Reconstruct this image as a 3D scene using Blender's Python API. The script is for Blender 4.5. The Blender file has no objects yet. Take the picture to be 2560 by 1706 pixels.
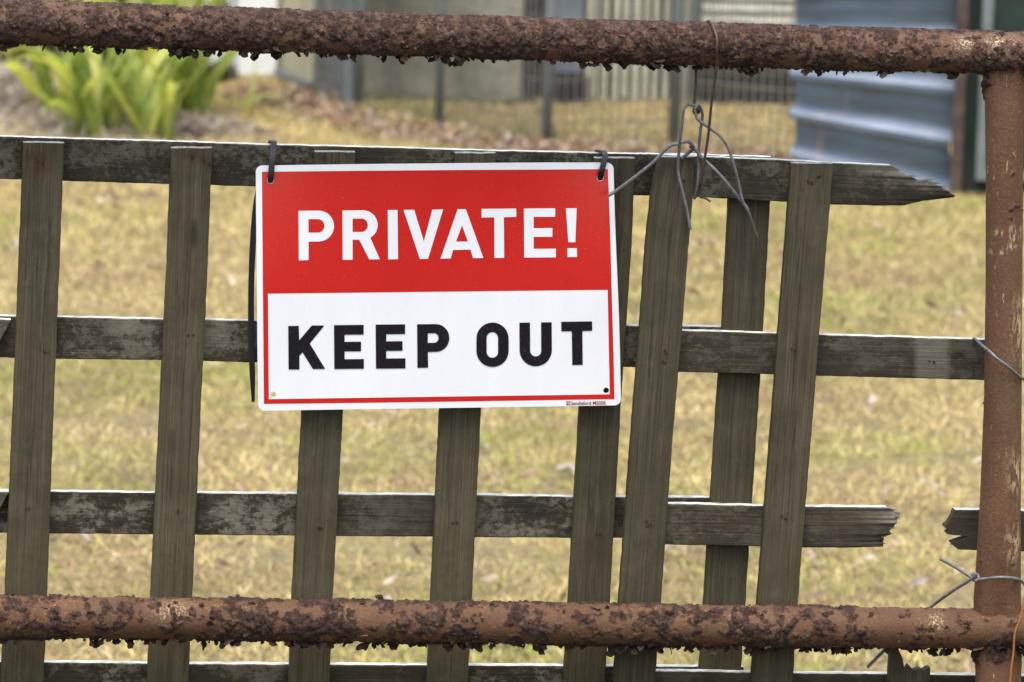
import bpy, bmesh, math, random
import numpy as np
from mathutils import Vector, Matrix
from mathutils.geometry import tessellate_polygon

random.seed(7)
RNG = np.random.default_rng(11)
SC = bpy.context.scene
COL = SC.collection

# ------------------------------------------------------------------ camera
PW, PH, FPX = 2560.0, 1706.0, 12185.0          # photograph size and focal length in its pixels
CAM = np.array([-0.485, -3.97, 1.55])
TGT = np.array([0.0, 0.0, 0.845])
ROLL = math.radians(1.5)
Fv = TGT - CAM; Fv /= np.linalg.norm(Fv)
r0 = np.cross(Fv, [0, 0, 1.0]); r0 /= np.linalg.norm(r0)
u0 = np.cross(r0, Fv)
Rv = r0 * math.cos(ROLL) + u0 * math.sin(ROLL)
Uv = u0 * math.cos(ROLL) - r0 * math.sin(ROLL)
cd = bpy.data.cameras.new('camera')
cam = bpy.data.objects.new('camera', cd); COL.objects.link(cam)
cam.matrix_world = Matrix(((Rv[0], Uv[0], -Fv[0], CAM[0]), (Rv[1], Uv[1], -Fv[1], CAM[1]),
                           (Rv[2], Uv[2], -Fv[2], CAM[2]), (0, 0, 0, 1)))
cd.sensor_width = 36.0
cd.lens = 36.0 * FPX / PW
cd.clip_end = 2000.0
cd.dof.use_dof = True
cd.dof.focus_distance = float(np.dot(np.array([0, -0.01, 0.845]) - CAM, Fv))
cd.dof.aperture_fstop = 16.5
SC.camera = cam

# ------------------------------------------------------------------ sky and sun
SUN_EL, SUN_AZ = math.radians(71), math.radians(188)   # azimuth from +Y, clockwise
w = bpy.data.worlds.new('World'); SC.world = w; w.use_nodes = True
wn = w.node_tree
bg = wn.nodes['Background']
sky = wn.nodes.new('ShaderNodeTexSky'); sky.sky_type = 'NISHITA'; sky.sun_disc = False
sky.sun_elevation = SUN_EL; sky.sun_rotation = SUN_AZ
sky.air_density = 1.6; sky.dust_density = 4.0; sky.ozone_density = 1.0
wn.links.new(sky.outputs[0], bg.inputs[0]); bg.inputs[1].default_value = 0.15
sd = bpy.data.lights.new('sun', 'SUN'); sd.energy = 1.5; sd.angle = math.radians(38); sd.color = (1, 0.95, 0.87)
sun = bpy.data.objects.new('sun', sd); COL.objects.link(sun)
sdir = Vector((math.sin(SUN_AZ) * math.cos(SUN_EL), math.cos(SUN_AZ) * math.cos(SUN_EL), math.sin(SUN_EL)))
sun.rotation_euler = sdir.to_track_quat('Z', 'Y').to_euler()
sun.location = (0, -6, 8)
vs = SC.view_settings
vs.view_transform = 'Standard'; vs.look = 'None'; vs.gamma = 1.0; vs.use_curve_mapping = False
vs.exposure = 1.2

# ------------------------------------------------------------------ pixel helpers
def ray(px, py):
    px = np.asarray(px, float); py = np.asarray(py, float)
    return (Fv * FPX + (px - PW / 2)[..., None] * Rv - (py - PH / 2)[..., None] * Uv)

def P(px, py, Y):
    """point on the upright plane y = Y seen at photo pixel px, py"""
    d = ray(px, py); t = (np.asarray(Y, float) - CAM[1]) / d[..., 1]
    return CAM + d * t[..., None]

def G(px, py, z=0.0):
    """point on the ground seen at photo pixel px, py"""
    d = ray(px, py); t = (z - CAM[2]) / d[..., 2]
    return CAM + d * t[..., None]

def px_m(p):
    """metres per photo pixel at a world point"""
    return float(np.dot(np.asarray(p) - CAM, Fv)) / FPX

def interp(x, pts):
    xs = np.array([p[0] for p in pts], float); ys = np.array([p[1] for p in pts], float)
    x = np.asarray(x, float)
    y = np.interp(x, xs, ys)
    if len(xs) > 1:
        y = np.where(x < xs[0], ys[0] + (x - xs[0]) * (ys[1] - ys[0]) / (xs[1] - xs[0]), y)
        y = np.where(x > xs[-1], ys[-1] + (x - xs[-1]) * (ys[-1] - ys[-2]) / (xs[-1] - xs[-2]), y)
    return y

# ------------------------------------------------------------------ numpy noise
_perm = np.random.default_rng(3).permutation(512).astype(np.int64)
_grad = np.random.default_rng(4).normal(size=(512, 3)); _grad /= np.linalg.norm(_grad, axis=1)[:, None]
def perlin(p):
    p = np.asarray(p, float); i = np.floor(p).astype(np.int64); f = p - i
    u = f * f * f * (f * (f * 6 - 15) + 10)
    out = 0
    for dx in (0, 1):
        for dy in (0, 1):
            for dz in (0, 1):
                h = _perm[(_perm[(_perm[(i[..., 0] + dx) & 511] + i[..., 1] + dy) & 511] + i[..., 2] + dz) & 511]
                g = _grad[h]
                d = (g[..., 0] * (f[..., 0] - dx) + g[..., 1] * (f[..., 1] - dy) + g[..., 2] * (f[..., 2] - dz))
                wx = u[..., 0] if dx else 1 - u[..., 0]
                wy = u[..., 1] if dy else 1 - u[..., 1]
                wz = u[..., 2] if dz else 1 - u[..., 2]
                out = out + d * wx * wy * wz
    return out * 1.6
def fbm(p, o=3):
    a, s, t = 1.0, 0, 0.0
    for k in range(o):
        s = s + a * perlin(p * (2.03 ** k) + 17.3 * k); t += a; a *= 0.5
    return s / t
def n1d(x, seed, sc=1.0):
    x = np.asarray(x, float) * sc
    return perlin(np.stack([x, np.full_like(x, seed * 7.31 + 0.5), np.full_like(x, seed * 3.17 + 0.25)], -1))
def sstep(a, b, x):
    t = np.clip((x - a) / (b - a), 0, 1); return t * t * (3 - 2 * t)

# ------------------------------------------------------------------ object helpers
def link(o, parent=None):
    COL.objects.link(o)
    if parent is not None: o.parent = parent
    return o
def tag(o, label=None, cat=None, group=None, kind=None):
    if label: o['label'] = label
    if cat: o['category'] = cat
    if group: o['group'] = group
    if kind: o['kind'] = kind
    return o
def thing(name, loc, label, cat, group=None):
    o = bpy.data.objects.new(name, None); o.empty_display_size = 0.05
    o.location = Vector(loc); link(o); tag(o, label, cat, group)
    return o
def mesh_obj(name, V, faces, mat, parent=None, smooth=False, attrs=None):
    """V (n,3) world coordinates; faces: (m,3) or (m,4) array or list of tuples; attrs: name -> (type, array)"""
    me = bpy.data.meshes.new(name)
    V = np.asarray(V, np.float32)
    off = np.zeros(3)
    if parent is not None: off = np.array(parent.matrix_world.translation) if parent.parent else np.array(parent.location)
    Vl = V - off.astype(np.float32)
    if isinstance(faces, np.ndarray):
        m, k = faces.shape
        me.vertices.add(len(Vl)); me.vertices.foreach_set('co', Vl.ravel())
        me.loops.add(m * k); me.loops.foreach_set('vertex_index', faces.astype(np.int32).ravel())
        me.polygons.add(m); me.polygons.foreach_set('loop_start', (np.arange(m) * k).astype(np.int32))
        try: me.polygons.foreach_set('loop_total', np.full(m, k, np.int32))
        except Exception: pass
        me.update(calc_edges=True)
    else:
        me.from_pydata([tuple(v) for v in Vl], [], [tuple(f) for f in faces]); me.update()
    if attrs:
        for an, (ty, arr) in attrs.items():
            a = me.attributes.new(an, ty, 'POINT')
            arr = np.asarray(arr, np.float32)
            a.data.foreach_set('value' if ty == 'FLOAT' else ('vector' if ty == 'FLOAT_VECTOR' else 'color'), arr.ravel())
    me.polygons.foreach_set('use_smooth', np.full(len(me.polygons), bool(smooth)))
    me.validate()
    if mat: me.materials.append(mat)
    o = bpy.data.objects.new(name, me); link(o, parent)
    return o
def grid_faces(n, m, wrap=False, flip=False, base=0):
    i = np.arange(n - 1)[:, None]; j = np.arange(m if wrap else m - 1)[None, :]
    a = i * m + j; b = i * m + (j + 1) % m; c = (i + 1) * m + (j + 1) % m; d = (i + 1) * m + j
    q = np.stack([a, b, c, d], -1).reshape(-1, 4) + base
    return q[:, ::-1] if flip else q

def box_arr(c0, c1):
    x0, y0, z0 = c0; x1, y1, z1 = c1
    V = [(x0, y0, z0), (x1, y0, z0), (x1, y1, z0), (x0, y1, z0), (x0, y0, z1), (x1, y0, z1), (x1, y1, z1), (x0, y1, z1)]
    Fc = [(0, 3, 2, 1), (4, 5, 6, 7), (0, 1, 5, 4), (1, 2, 6, 5), (2, 3, 7, 6), (3, 0, 4, 7)]
    return np.array(V, float), np.array(Fc)

def tube(name, pts, rad, mat, parent=None, seg=10, sub=6, cap=True):
    """smooth tube through points (Catmull-Rom); rad scalar or list"""
    pts = np.asarray(pts, float)
    n = len(pts)
    rad = np.full(n, rad, float) if np.isscalar(rad) else np.asarray(rad, float)
    Q, Rr = [], []
    for i in range(n - 1):
        p0 = pts[max(i - 1, 0)]; p1 = pts[i]; p2 = pts[i + 1]; p3 = pts[min(i + 2, n - 1)]
        for k in range(sub):
            t = k / sub
            Q.append(0.5 * (2 * p1 + (p2 - p0) * t + (2 * p0 - 5 * p1 + 4 * p2 - p3) * t * t + (3 * p1 - p0 - 3 * p2 + p3) * t ** 3))
            Rr.append(rad[i] * (1 - t) + rad[i + 1] * t)
    Q.append(pts[-1]); Rr.append(rad[-1]); Q = np.array(Q)
    T = np.gradient(Q, axis=0); T /= np.linalg.norm(T, axis=1)[:, None] + 1e-12
    N = np.zeros_like(T)
    n0 = np.cross(T[0], [0.13, 0.9, 0.31]); n0 /= np.linalg.norm(n0); N[0] = n0
    for i in range(1, len(Q)):
        v = N[i - 1] - T[i] * np.dot(N[i - 1], T[i]); N[i] = v / (np.linalg.norm(v) + 1e-12)
    B = np.cross(T, N)
    th = np.linspace(0, 2 * math.pi, seg, endpoint=False)
    V = (Q[:, None, :] + np.array(Rr)[:, None, None] * (np.cos(th)[None, :, None] * N[:, None, :] + np.sin(th)[None, :, None] * B[:, None, :])).reshape(-1, 3)
    Fc = [tuple(q) for q in grid_faces(len(Q), seg, wrap=True, flip=True)]
    if cap:
        Fc.append(tuple(range(seg))); Fc.append(tuple(range(len(V) - 1, len(V) - 1 - seg, -1)))
    return mesh_obj(name, V, Fc, mat, parent, smooth=True)

# ------------------------------------------------------------------ node helpers
class NT:
    def __init__(s, name):
        s.m = bpy.data.materials.new(name); s.m.use_nodes = True; s.t = s.m.node_tree
        s.b = s.t.nodes['Principled BSDF']; s.o = s.t.nodes['Material Output']
    def n(s, ty, **kw):
        x = s.t.nodes.new(ty)
        for k, v in kw.items(): setattr(x, k, v)
        return x
    def l(s, a, b): s.t.links.new(a, b)
    def set(s, node, i, v):
        if hasattr(v, 'is_linked') or isinstance(v, bpy.types.NodeSocket): s.l(v, node.inputs[i])
        else: node.inputs[i].default_value = v
    def attr(s, name, out='Vector'):
        a = s.n('ShaderNodeAttribute'); a.attribute_name = name; return a.outputs[out]
    def coord(s, out='Object'): return s.n('ShaderNodeTexCoord').outputs[out]
    def scale(s, v, sc):
        m = s.n('ShaderNodeVectorMath', operation='MULTIPLY'); s.l(v, m.inputs[0]); m.inputs[1].default_value = sc; return m.outputs[0]
    def noise(s, v, sc, det=4, rough=0.55, dist=0.0, out='Fac'):
        x = s.n('ShaderNodeTexNoise'); s.l(v, x.inputs['Vector']); x.inputs['Scale'].default_value = sc
        x.inputs['Detail'].default_value = det; x.inputs['Roughness'].default_value = rough; x.inputs['Distortion'].default_value = dist
        return x.outputs[out]
    def vor(s, v, sc, feat='F1', out='Distance', rnd=1.0):
        x = s.n('ShaderNodeTexVoronoi', feature=feat); s.l(v, x.inputs['Vector']); x.inputs['Scale'].default_value = sc
        x.inputs['Randomness'].default_value = rnd; return x.outputs[out]
    def ramp(s, f, stops, interp='LINEAR'):
        x = s.n('ShaderNodeValToRGB'); x.color_ramp.interpolation = interp
        el = x.color_ramp.elements
        while len(el) < len(stops): el.new(0.5)
        for e, (p, c) in zip(el, stops):
            e.position = p; e.color = (c, c, c, 1) if np.isscalar(c) else (*c, 1)
        s.l(f, x.inputs[0]); return x.outputs[0]
    def mix(s, f, a, b, mode='MIX'):
        x = s.n('ShaderNodeMix', data_type='RGBA', blend_type=mode)
        for i, v in ((0, f), (6, a), (7, b)):
            if isinstance(v, bpy.types.NodeSocket): s.l(v, x.inputs[i])
            elif i == 0: x.inputs[0].default_value = v
            else: x.inputs[i].default_value = (*v, 1)
        return x.outputs[2]
    def math(s, op, a, b=0.0, c=None, clamp=False):
        x = s.n('ShaderNodeMath', operation=op, use_clamp=clamp)
        for i, v in enumerate((a, b) if c is None else (a, b, c)):
            if isinstance(v, bpy.types.NodeSocket): s.l(v, x.inputs[i])
            else: x.inputs[i].default_value = v
        return x.outputs[0]
    def col(s, v): s.set(s.b, 'Base Color', v if isinstance(v, bpy.types.NodeSocket) else (*v, 1)); return s
    def rough(s, v): s.set(s.b, 'Roughness', v); return s
    def spec(s, v): s.b.inputs['Specular IOR Level'].default_value = v; return s
    def metal(s, v): s.set(s.b, 'Metallic', v); return s
    def bump(s, h, dist, strength=1.0):
        x = s.n('ShaderNodeBump'); x.inputs['Distance'].default_value = dist; x.inputs['Strength'].default_value = strength
        s.l(h, x.inputs['Height']); s.l(x.outputs[0], s.b.inputs['Normal']); return s

def simple(name, col, rough=0.6, metal=0.0, var=0.25, sc=30.0, spec=0.4, bump=0.0, bsc=200.0, stretch=(1, 1, 1)):
    m = NT(name); c = m.scale(m.coord(), stretch)
    f = m.noise(c, sc, 5, 0.6)
    lo = tuple(x * (1 - var) for x in col); hi = tuple(min(1, x * (1 + var)) for x in col)
    m.col(m.ramp(f, [(0.3, lo), (0.7, hi)])).rough(rough).metal(metal).spec(spec)
    if bump: m.bump(m.noise(c, bsc, 4), bump)
    return m.m

def mat_wood(name, lo, mid, hi, green, greenamt, lichen):
    """weathered timber; attribute gc = across/along/offset in metres, par = stain, top, lichen, patch"""
    m = NT(name)
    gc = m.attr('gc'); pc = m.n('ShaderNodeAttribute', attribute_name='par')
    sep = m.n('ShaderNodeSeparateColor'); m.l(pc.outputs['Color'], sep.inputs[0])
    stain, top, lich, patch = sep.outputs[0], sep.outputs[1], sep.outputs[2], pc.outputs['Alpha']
    g1 = m.noise(m.scale(gc, (620, 9, 1)), 1.0, 5, 0.65, 0.2)
    g2 = m.noise(m.scale(gc, (190, 4, 1)), 1.0, 3, 0.6, 0.5)
    g3 = m.noise(m.scale(gc, (1500, 60, 1)), 1.0, 3, 0.7)
    fib = m.math('ADD', m.math('MULTIPLY', g1, 0.5), m.math('ADD', m.math('MULTIPLY', g2, 0.3), m.math('MULTIPLY', g3, 0.2)))
    c = m.ramp(fib, [(0.34, lo), (0.5, mid), (0.66, hi)])
    blot = m.noise(gc, 34.0, 6, 0.65)
    c = m.mix(m.ramp(blot, [(0.35, 0.0), (0.7, 0.45)]), c, tuple(x * 0.45 for x in lo))
    oi = m.n('ShaderNodeObjectInfo')
    c = m.mix(1.0, c, m.ramp(oi.outputs['Random'], [(0.0, (0.74, 0.72, 0.68)), (0.5, (1.0, 0.97, 0.92)), (1.0, (1.22, 1.16, 1.06))]), 'MULTIPLY')
    ck = m.noise(m.scale(gc, (150, 2.2, 1)), 1.0, 2, 0.5, 0.6)
    c = m.mix(m.ramp(ck, [(0.485, 0.0), (0.5, 0.8), (0.515, 0.0)]), c, tuple(x * 0.4 for x in lo))
    kv = m.n('ShaderNodeTexVoronoi'); m.l(m.scale(gc, (26, 7.5, 1)), kv.inputs['Vector']); kv.inputs['Scale'].default_value = 1.0
    kn_ = m.math('MULTIPLY', m.ramp(kv.outputs['Distance'], [(0.05, 1.0), (0.13, 0.0)]), m.ramp(m.math('FRACT', m.math('MULTIPLY', kv.outputs['Color'], 7.0)), [(0.6, 0.0), (0.62, 0.8)]), clamp=True)
    c = m.mix(kn_, c, tuple(x * 0.55 for x in lo))
    # algae, mostly along the arrises
    sx = m.n('ShaderNodeSeparateXYZ'); m.l(gc, sx.inputs[0])
    ed = m.attr('edge', 'Fac')
    ga = m.math('MULTIPLY', m.math('ADD', m.math('MULTIPLY', ed, 0.9), m.math('MULTIPLY', m.noise(gc, 14.0, 4), 0.7)), greenamt, clamp=True)
    c = m.mix(ga, c, green)
    # grey lichen crust and black mould
    l1 = m.noise(m.scale(gc, (1, .7, 1)), 260.0, 9, 0.8, 0.3); l2 = m.noise(m.scale(gc, (1, .6, 1)), 38.0, 5, 0.7)
    lm = m.math('ADD', m.math('MULTIPLY', l1, 0.5), m.math('MULTIPLY', l2, 0.65))
    lich = m.math('MULTIPLY', lich, m.ramp(m.noise(m.scale(gc, (.6, 1, 1)), 9.0, 3, 0.6), [(0.36, 0.15), (0.62, 1.0)]))
    lmask = m.math('MULTIPLY', m.ramp(lm, [(0.56, 0.0), (0.62, 1.0)]), lich, clamp=True)
    bm_ = m.math('MULTIPLY', m.ramp(lm, [(0.50, 1.0), (0.57, 0.0)]), lich, clamp=True)
    c = m.mix(m.math('MULTIPLY', bm_, 0.72), c, (0.014, 0.012, 0.009))
    lcol = m.ramp(m.noise(gc, 160.0, 4, 0.7), [(0.3, tuple(x * 0.6 for x in lichen)), (0.7, lichen)])
    c = m.mix(m.math('MULTIPLY', lmask, 0.74), c, lcol)
    # clean patch where another batten used to sit
    c = m.mix(m.math('MULTIPLY', patch, 0.85), c, m.ramp(fib, [(0.3, (0.12, 0.106, 0.083)), (0.7, (0.27, 0.245, 0.2))]))
    # rust stain from nails
    sm = m.math('MULTIPLY', stain, m.ramp(m.noise(m.scale(gc, (260, 120, 1)), 1.0, 4, 0.7), [(0.3, 0.2), (0.65, 1.0)]), clamp=True)
    c = m.mix(sm, c, (0.05, 0.014, 0.003))
    # bleached, lichened upper edge, painted whiter to carry the skylit rim
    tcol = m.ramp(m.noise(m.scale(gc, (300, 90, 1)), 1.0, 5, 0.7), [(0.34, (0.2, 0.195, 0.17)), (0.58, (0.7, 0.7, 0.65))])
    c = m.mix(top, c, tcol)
    m.col(c).rough(0.85).spec(0.25)
    hh = m.math('ADD', m.math('MULTIPLY', g1, 0.7), m.math('MULTIPLY', g3, 0.4))
    hh = m.math('ADD', hh, m.math('MULTIPLY', lmask, 0.5))
    m.bump(hh, 0.0011, 0.75)
    return m.m

def mat_rust(name, paint, paint2, fl_lo, fl_hi, chip=0.0, spots=0.5):
    """rusty pipe: attribute flk = flake mask, layer, along (m)"""
    m = NT(name); c = m.coord()
    a = m.n('ShaderNodeAttribute', attribute_name='flk')
    sep = m.n('ShaderNodeSeparateColor'); m.l(a.outputs['Color'], sep.inputs[0])
    mask, lay, dust = sep.outputs
    nb = m.noise(c, 22.0, 5, 0.6); nf = m.noise(c, 420.0, 5, 0.7); nm = m.noise(c, 130.0, 5, 0.65)
    p = m.ramp(nb, [(0.32, paint), (0.68, paint2)])
    p = m.mix(m.ramp(nf, [(0.42, 0.5), (0.62, 0.0)]), p, tuple(x * 0.55 for x in paint))
    og = m.math('MULTIPLY', m.ramp(m.noise(c, 300.0, 3, 0.8), [(0.56, 0.0), (0.68, 1.0)]), m.ramp(m.noise(c, 16.0, 2), [(0.5, 0.0), (0.66, spots)]), clamp=True)
    p = m.mix(og, p, (0.36, 0.2, 0.06))
    if chip:
        mp = m.n('ShaderNodeMapping'); m.l(c, mp.inputs[0]); mp.inputs['Scale'].default_value = (1.0, 1.0, 0.28)
        cv = m.noise(mp.outputs[0], 210.0, 4, 0.75); cr = m.noise(c, 15.0, 2)
        cm = m.math('MULTIPLY', m.ramp(cv, [(0.625, 0.0), (0.68, 1.0)]), m.ramp(cr, [(0.46, 0.0), (0.62, 1.0)]), clamp=True)
        p = m.mix(m.math('MULTIPLY', m.math('MAXIMUM', cm, m.math('MULTIPLY', dust, m.ramp(cv, [(0.5, 0.0), (0.55, 1.0)]))), chip, clamp=True), p, (0.42, 0.32, 0.17))
        ag = m.ramp(m.noise(c, 9.0, 4), [(0.5, 0.0), (0.75, 0.5)])
        p = m.mix(ag, p, (0.08, 0.065, 0.025))
    else:
        p = m.mix(m.math('MULTIPLY', dust, m.ramp(m.noise(c, 520.0, 3, 0.8), [(0.5, 0.0), (0.6, 1.0)])), p, (0.42, 0.34, 0.22))
    f = m.ramp(nm, [(0.36, tuple(x * .7 for x in fl_lo)), (0.48, fl_lo), (0.66, fl_hi)])
    f = m.mix(m.ramp(nf, [(0.5, 0.0), (0.72, 0.5)]), f, tuple(min(1, x * 2.4) for x in fl_hi))
    f = m.mix(m.math('MULTIPLY', lay, 0.35), f, tuple(x * 0.6 for x in fl_lo))
    m.col(m.mix(mask, p, f)).rough(m.math('ADD', 0.62, m.math('MULTIPLY', mask, 0.28))).spec(0.22)
    m.bump(m.math('ADD', m.math('MULTIPLY', nf, 0.6), m.math('MULTIPLY', m.noise(c, 1100.0, 3), 0.4)), 0.0015, 0.8)
    return m.m

def mat_attr_col(name, rough=0.7, trans=0.0, spec=0.3, attr='tint'):
    m = NT(name)
    cc = m.attr(attr, 'Color')
    m.col(cc).rough(rough).spec(spec)
    if trans:
        t = m.n('ShaderNodeBsdfTranslucent'); m.l(cc, t.inputs[0])
        mx = m.n('ShaderNodeMixShader'); mx.inputs[0].default_value = trans
        m.l(m.b.outputs[0], mx.inputs[1]); m.l(t.outputs[0], mx.inputs[2]); m.l(mx.outputs[0], m.o.inputs[0])
    return m.m

M = {}
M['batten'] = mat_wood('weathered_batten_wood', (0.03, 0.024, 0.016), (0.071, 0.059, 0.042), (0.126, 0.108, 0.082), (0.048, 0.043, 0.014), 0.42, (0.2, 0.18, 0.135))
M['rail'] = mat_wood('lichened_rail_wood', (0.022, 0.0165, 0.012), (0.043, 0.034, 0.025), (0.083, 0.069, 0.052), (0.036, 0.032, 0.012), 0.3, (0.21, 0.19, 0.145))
M['broken'] = simple('fresh_split_wood', (0.16, 0.14, 0.11), 0.8, var=0.5, sc=60, bump=0.002, bsc=150, stretch=(0.2, 1, 3))
M['pipe_top'] = mat_rust('heavily_rusted_pipe', (0.095, 0.05, 0.029), (0.14, 0.075, 0.044), (0.032, 0.0185, 0.0138), (0.115, 0.066, 0.047))
M['pipe_low'] = mat_rust('flaking_oxide_pipe', (0.093, 0.046, 0.024), (0.142, 0.073, 0.037), (0.03, 0.017, 0.0125), (0.08, 0.045, 0.031), spots=0.9)
M['post'] = mat_rust('oxide_painted_post', (0.112, 0.053, 0.029), (0.158, 0.08, 0.045), (0.03, 0.017, 0.012), (0.08, 0.044, 0.03), chip=1.0)
M['flake'] = mat_attr_col('rust_flake', 0.8, 0.0, 0.25)
M['nail'] = simple('rusty_nail', (0.03, 0.012, 0.006), 0.8, var=0.5, sc=400)

# ------------------------------------------------------------------ ground
def mat_ground():
    m = NT('dry_lawn_soil'); c = m.coord()
    f = m.noise(c, 5.0, 6, 0.65); g = m.noise(c, 60.0, 5, 0.7); q = m.noise(c, 0.9, 4, 0.6)
    a = m.ramp(f, [(0.3, (0.14, 0.11, 0.075)), (0.5, (0.26, 0.205, 0.095)), (0.7, (0.21, 0.205, 0.07))])
    a = m.mix(m.ramp(g, [(0.42, 0.75), (0.56, 0.0)]), a, (0.10, 0.075, 0.05))
    a = m.mix(m.ramp(q, [(0.4, 0.0), (0.7, 0.5)]), a, (0.26, 0.21, 0.11))
    m.col(a).rough(0.95).spec(0.1); m.bump(g, 0.02, 0.6)
    return m.m
M['ground'] = mat_ground()
me = bpy.data.meshes.new('ground')
S = 400.0
me.from_pydata([(-S, -S, 0), (S, -S, 0), (S, S, 0), (-S, S, 0)], [], [(0, 1, 2, 3)])
me.materials.append(M['ground'])
tag(link(bpy.data.objects.new('ground', me)), kind='structure')

m = NT('bounce_cut_dark'); c = m.coord()  # added dark sheet on the unseen near side, cuts light bounced off the ground
m.col(m.ramp(m.noise(c, 45.0, 6, 0.7), [(0.3, (0.022, 0.02, 0.018)), (0.7, (0.065, 0.058, 0.05))])).rough(0.95).spec(0.15); m.bump(m.noise(c, 90.0, 4), 0.01)
me = bpy.data.meshes.new('bounce_cut_sheet')
me.from_pydata([(-60, -14, 0.004), (60, -14, 0.004), (60, -0.35, 0.004), (-60, -0.35, 0.004)], [], [(0, 1, 2, 3)]); me.materials.append(m.m)
tag(link(bpy.data.objects.new('bounce_cut_sheet', me)), kind='structure')

# ------------------------------------------------------------------ boards of the trellis
def board(name, parent, axis, A, B, s0, s1, Y0, th=0.0105, mat='batten', nt=9, lich=0.0, seed=0, stains=(), patch=None, step=10.0, split=0.0, top=True, rough=1.0):
    ts = np.array([0, 0.025] + list(np.linspace(0.09, 0.91, nt)) + [0.975, 1.0])
    if np.isscalar(s0): a0 = np.full(len(ts), float(s0)) + n1d(ts, seed + 41, 3) * 1.5 * rough
    else: a0 = interp(ts, s0)
    if np.isscalar(s1): a1 = np.full(len(ts), float(s1)) + n1d(ts, seed + 42, 3) * 1.5 * rough
    else: a1 = interp(ts, s1)
    ns = max(6, int(np.max(a1 - a0) / step))
    k = np.linspace(0, 1, ns)
    al = a0[None, :] + (a1 - a0)[None, :] * k[:, None]                # (ns, nt)
    ea = interp(al, A) + (n1d(al, seed + 1, 0.03) * 0.9 + n1d(al, seed + 5, 0.11) * 0.7) * rough
    eb = interp(al, B) + (n1d(al, seed + 2, 0.03) * 0.9 + n1d(al, seed + 6, 0.11) * 0.7) * rough
    cr = ea * (1 - ts) + eb * ts
    bev = np.where((ts < 0.01) | (ts > 0.99), 0.0009, np.where((ts < 0.03) | (ts > 0.97), 0.0001, 0.0))
    px, py = (cr, al) if axis == 'v' else (al, cr)
    F0 = P(px, py, np.full(px.shape, Y0))
    F0[..., 1] += bev + fbm(np.stack([px * .02, py * .02, np.full_like(px, seed * 3.1)], -1), 2) * 0.0003
    ep = np.zeros(px.shape)
    if split:
        ep = np.exp(-(a1[None, :] - al) / (split * .55)) * sstep(0.62, 0.3, ts)[None, :] * 0.9
        j = np.exp(-(a1[None, :] - al) / (split * .6)); F0[..., 1] += j * 0.004 * (0.5 + n1d(ts * 10, seed + 9, 1.0)[None, :])
    B0 = F0.copy(); B0[..., 1] = Y0 + th - bev
    gx = (ts - 0.5)[None, :] * 0.035 + al * 0 + seed * 0.37
    gy = al / 3000.0 + seed * 1.13
    gc = np.stack([gx, gy, gx * 0 + seed * 0.71], -1)
    par = np.zeros(gx.shape + (4,)); par[..., 2] = lich
    for (qx, qy, qr, qs) in stains:
        d2 = ((px - qx) / qr) ** 2 + (np.maximum(py - qy, (qy - py) * 1.6) / (qr * 1.5)) ** 2
        par[..., 0] = np.maximum(par[..., 0], qs * np.exp(-d2))
    par[..., 3] = ep
    if patch:
        par[..., 3] = 0.5 * sstep(patch[0], patch[0] + 8, al) * (1 - sstep(patch[1] - 8, patch[1], al))
    edge = np.clip(np.abs(ts - 0.5) * 2 * 1.6 - 0.6, 0, 1) ** 2
    edge = np.broadcast_to(edge[None, :], gx.shape)
    if axis == 'v': edge = np.clip(edge + 0.45 * sstep(700, 1900, al), 0, 1)
    Vs, Fs, GC, PR, ED = [], [], [], [], []
    cnt = [0]
    def add(V, g, p, e, flip):
        n, q = V.shape[:2]
        Vs.append(V.reshape(-1, 3)); GC.append(g.reshape(-1, 3)); PR.append(p.reshape(-1, 4)); ED.append(e.reshape(-1))
        Fs.append(grid_faces(n, q, flip=flip, base=cnt[0])); cnt[0] += n * q
    fl = (axis == 'h')
    add(F0, gc, par, edge, fl); add(B0, gc, par, edge, not fl)
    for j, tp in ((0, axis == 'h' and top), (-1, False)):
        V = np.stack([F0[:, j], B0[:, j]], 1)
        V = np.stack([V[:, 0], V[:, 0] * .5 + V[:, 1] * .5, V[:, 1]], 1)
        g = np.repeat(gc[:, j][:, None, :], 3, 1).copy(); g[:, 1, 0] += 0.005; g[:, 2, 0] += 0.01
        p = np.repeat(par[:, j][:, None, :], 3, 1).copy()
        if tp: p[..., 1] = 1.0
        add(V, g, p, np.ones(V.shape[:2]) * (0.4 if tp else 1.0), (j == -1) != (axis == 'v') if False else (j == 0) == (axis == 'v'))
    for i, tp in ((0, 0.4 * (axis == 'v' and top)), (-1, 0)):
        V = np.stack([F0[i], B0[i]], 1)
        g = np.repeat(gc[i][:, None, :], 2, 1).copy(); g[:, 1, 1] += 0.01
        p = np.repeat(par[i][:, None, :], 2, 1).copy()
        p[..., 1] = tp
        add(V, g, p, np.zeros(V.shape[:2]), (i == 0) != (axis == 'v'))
    o = mesh_obj(name, np.concatenate(Vs), np.concatenate(Fs), M[mat], parent,
                 attrs={'gc': ('FLOAT_VECTOR', np.concatenate(GC)), 'par': ('FLOAT_COLOR', np.concatenate(PR)), 'edge': ('FLOAT', np.concatenate(ED))})
    return o

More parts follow.
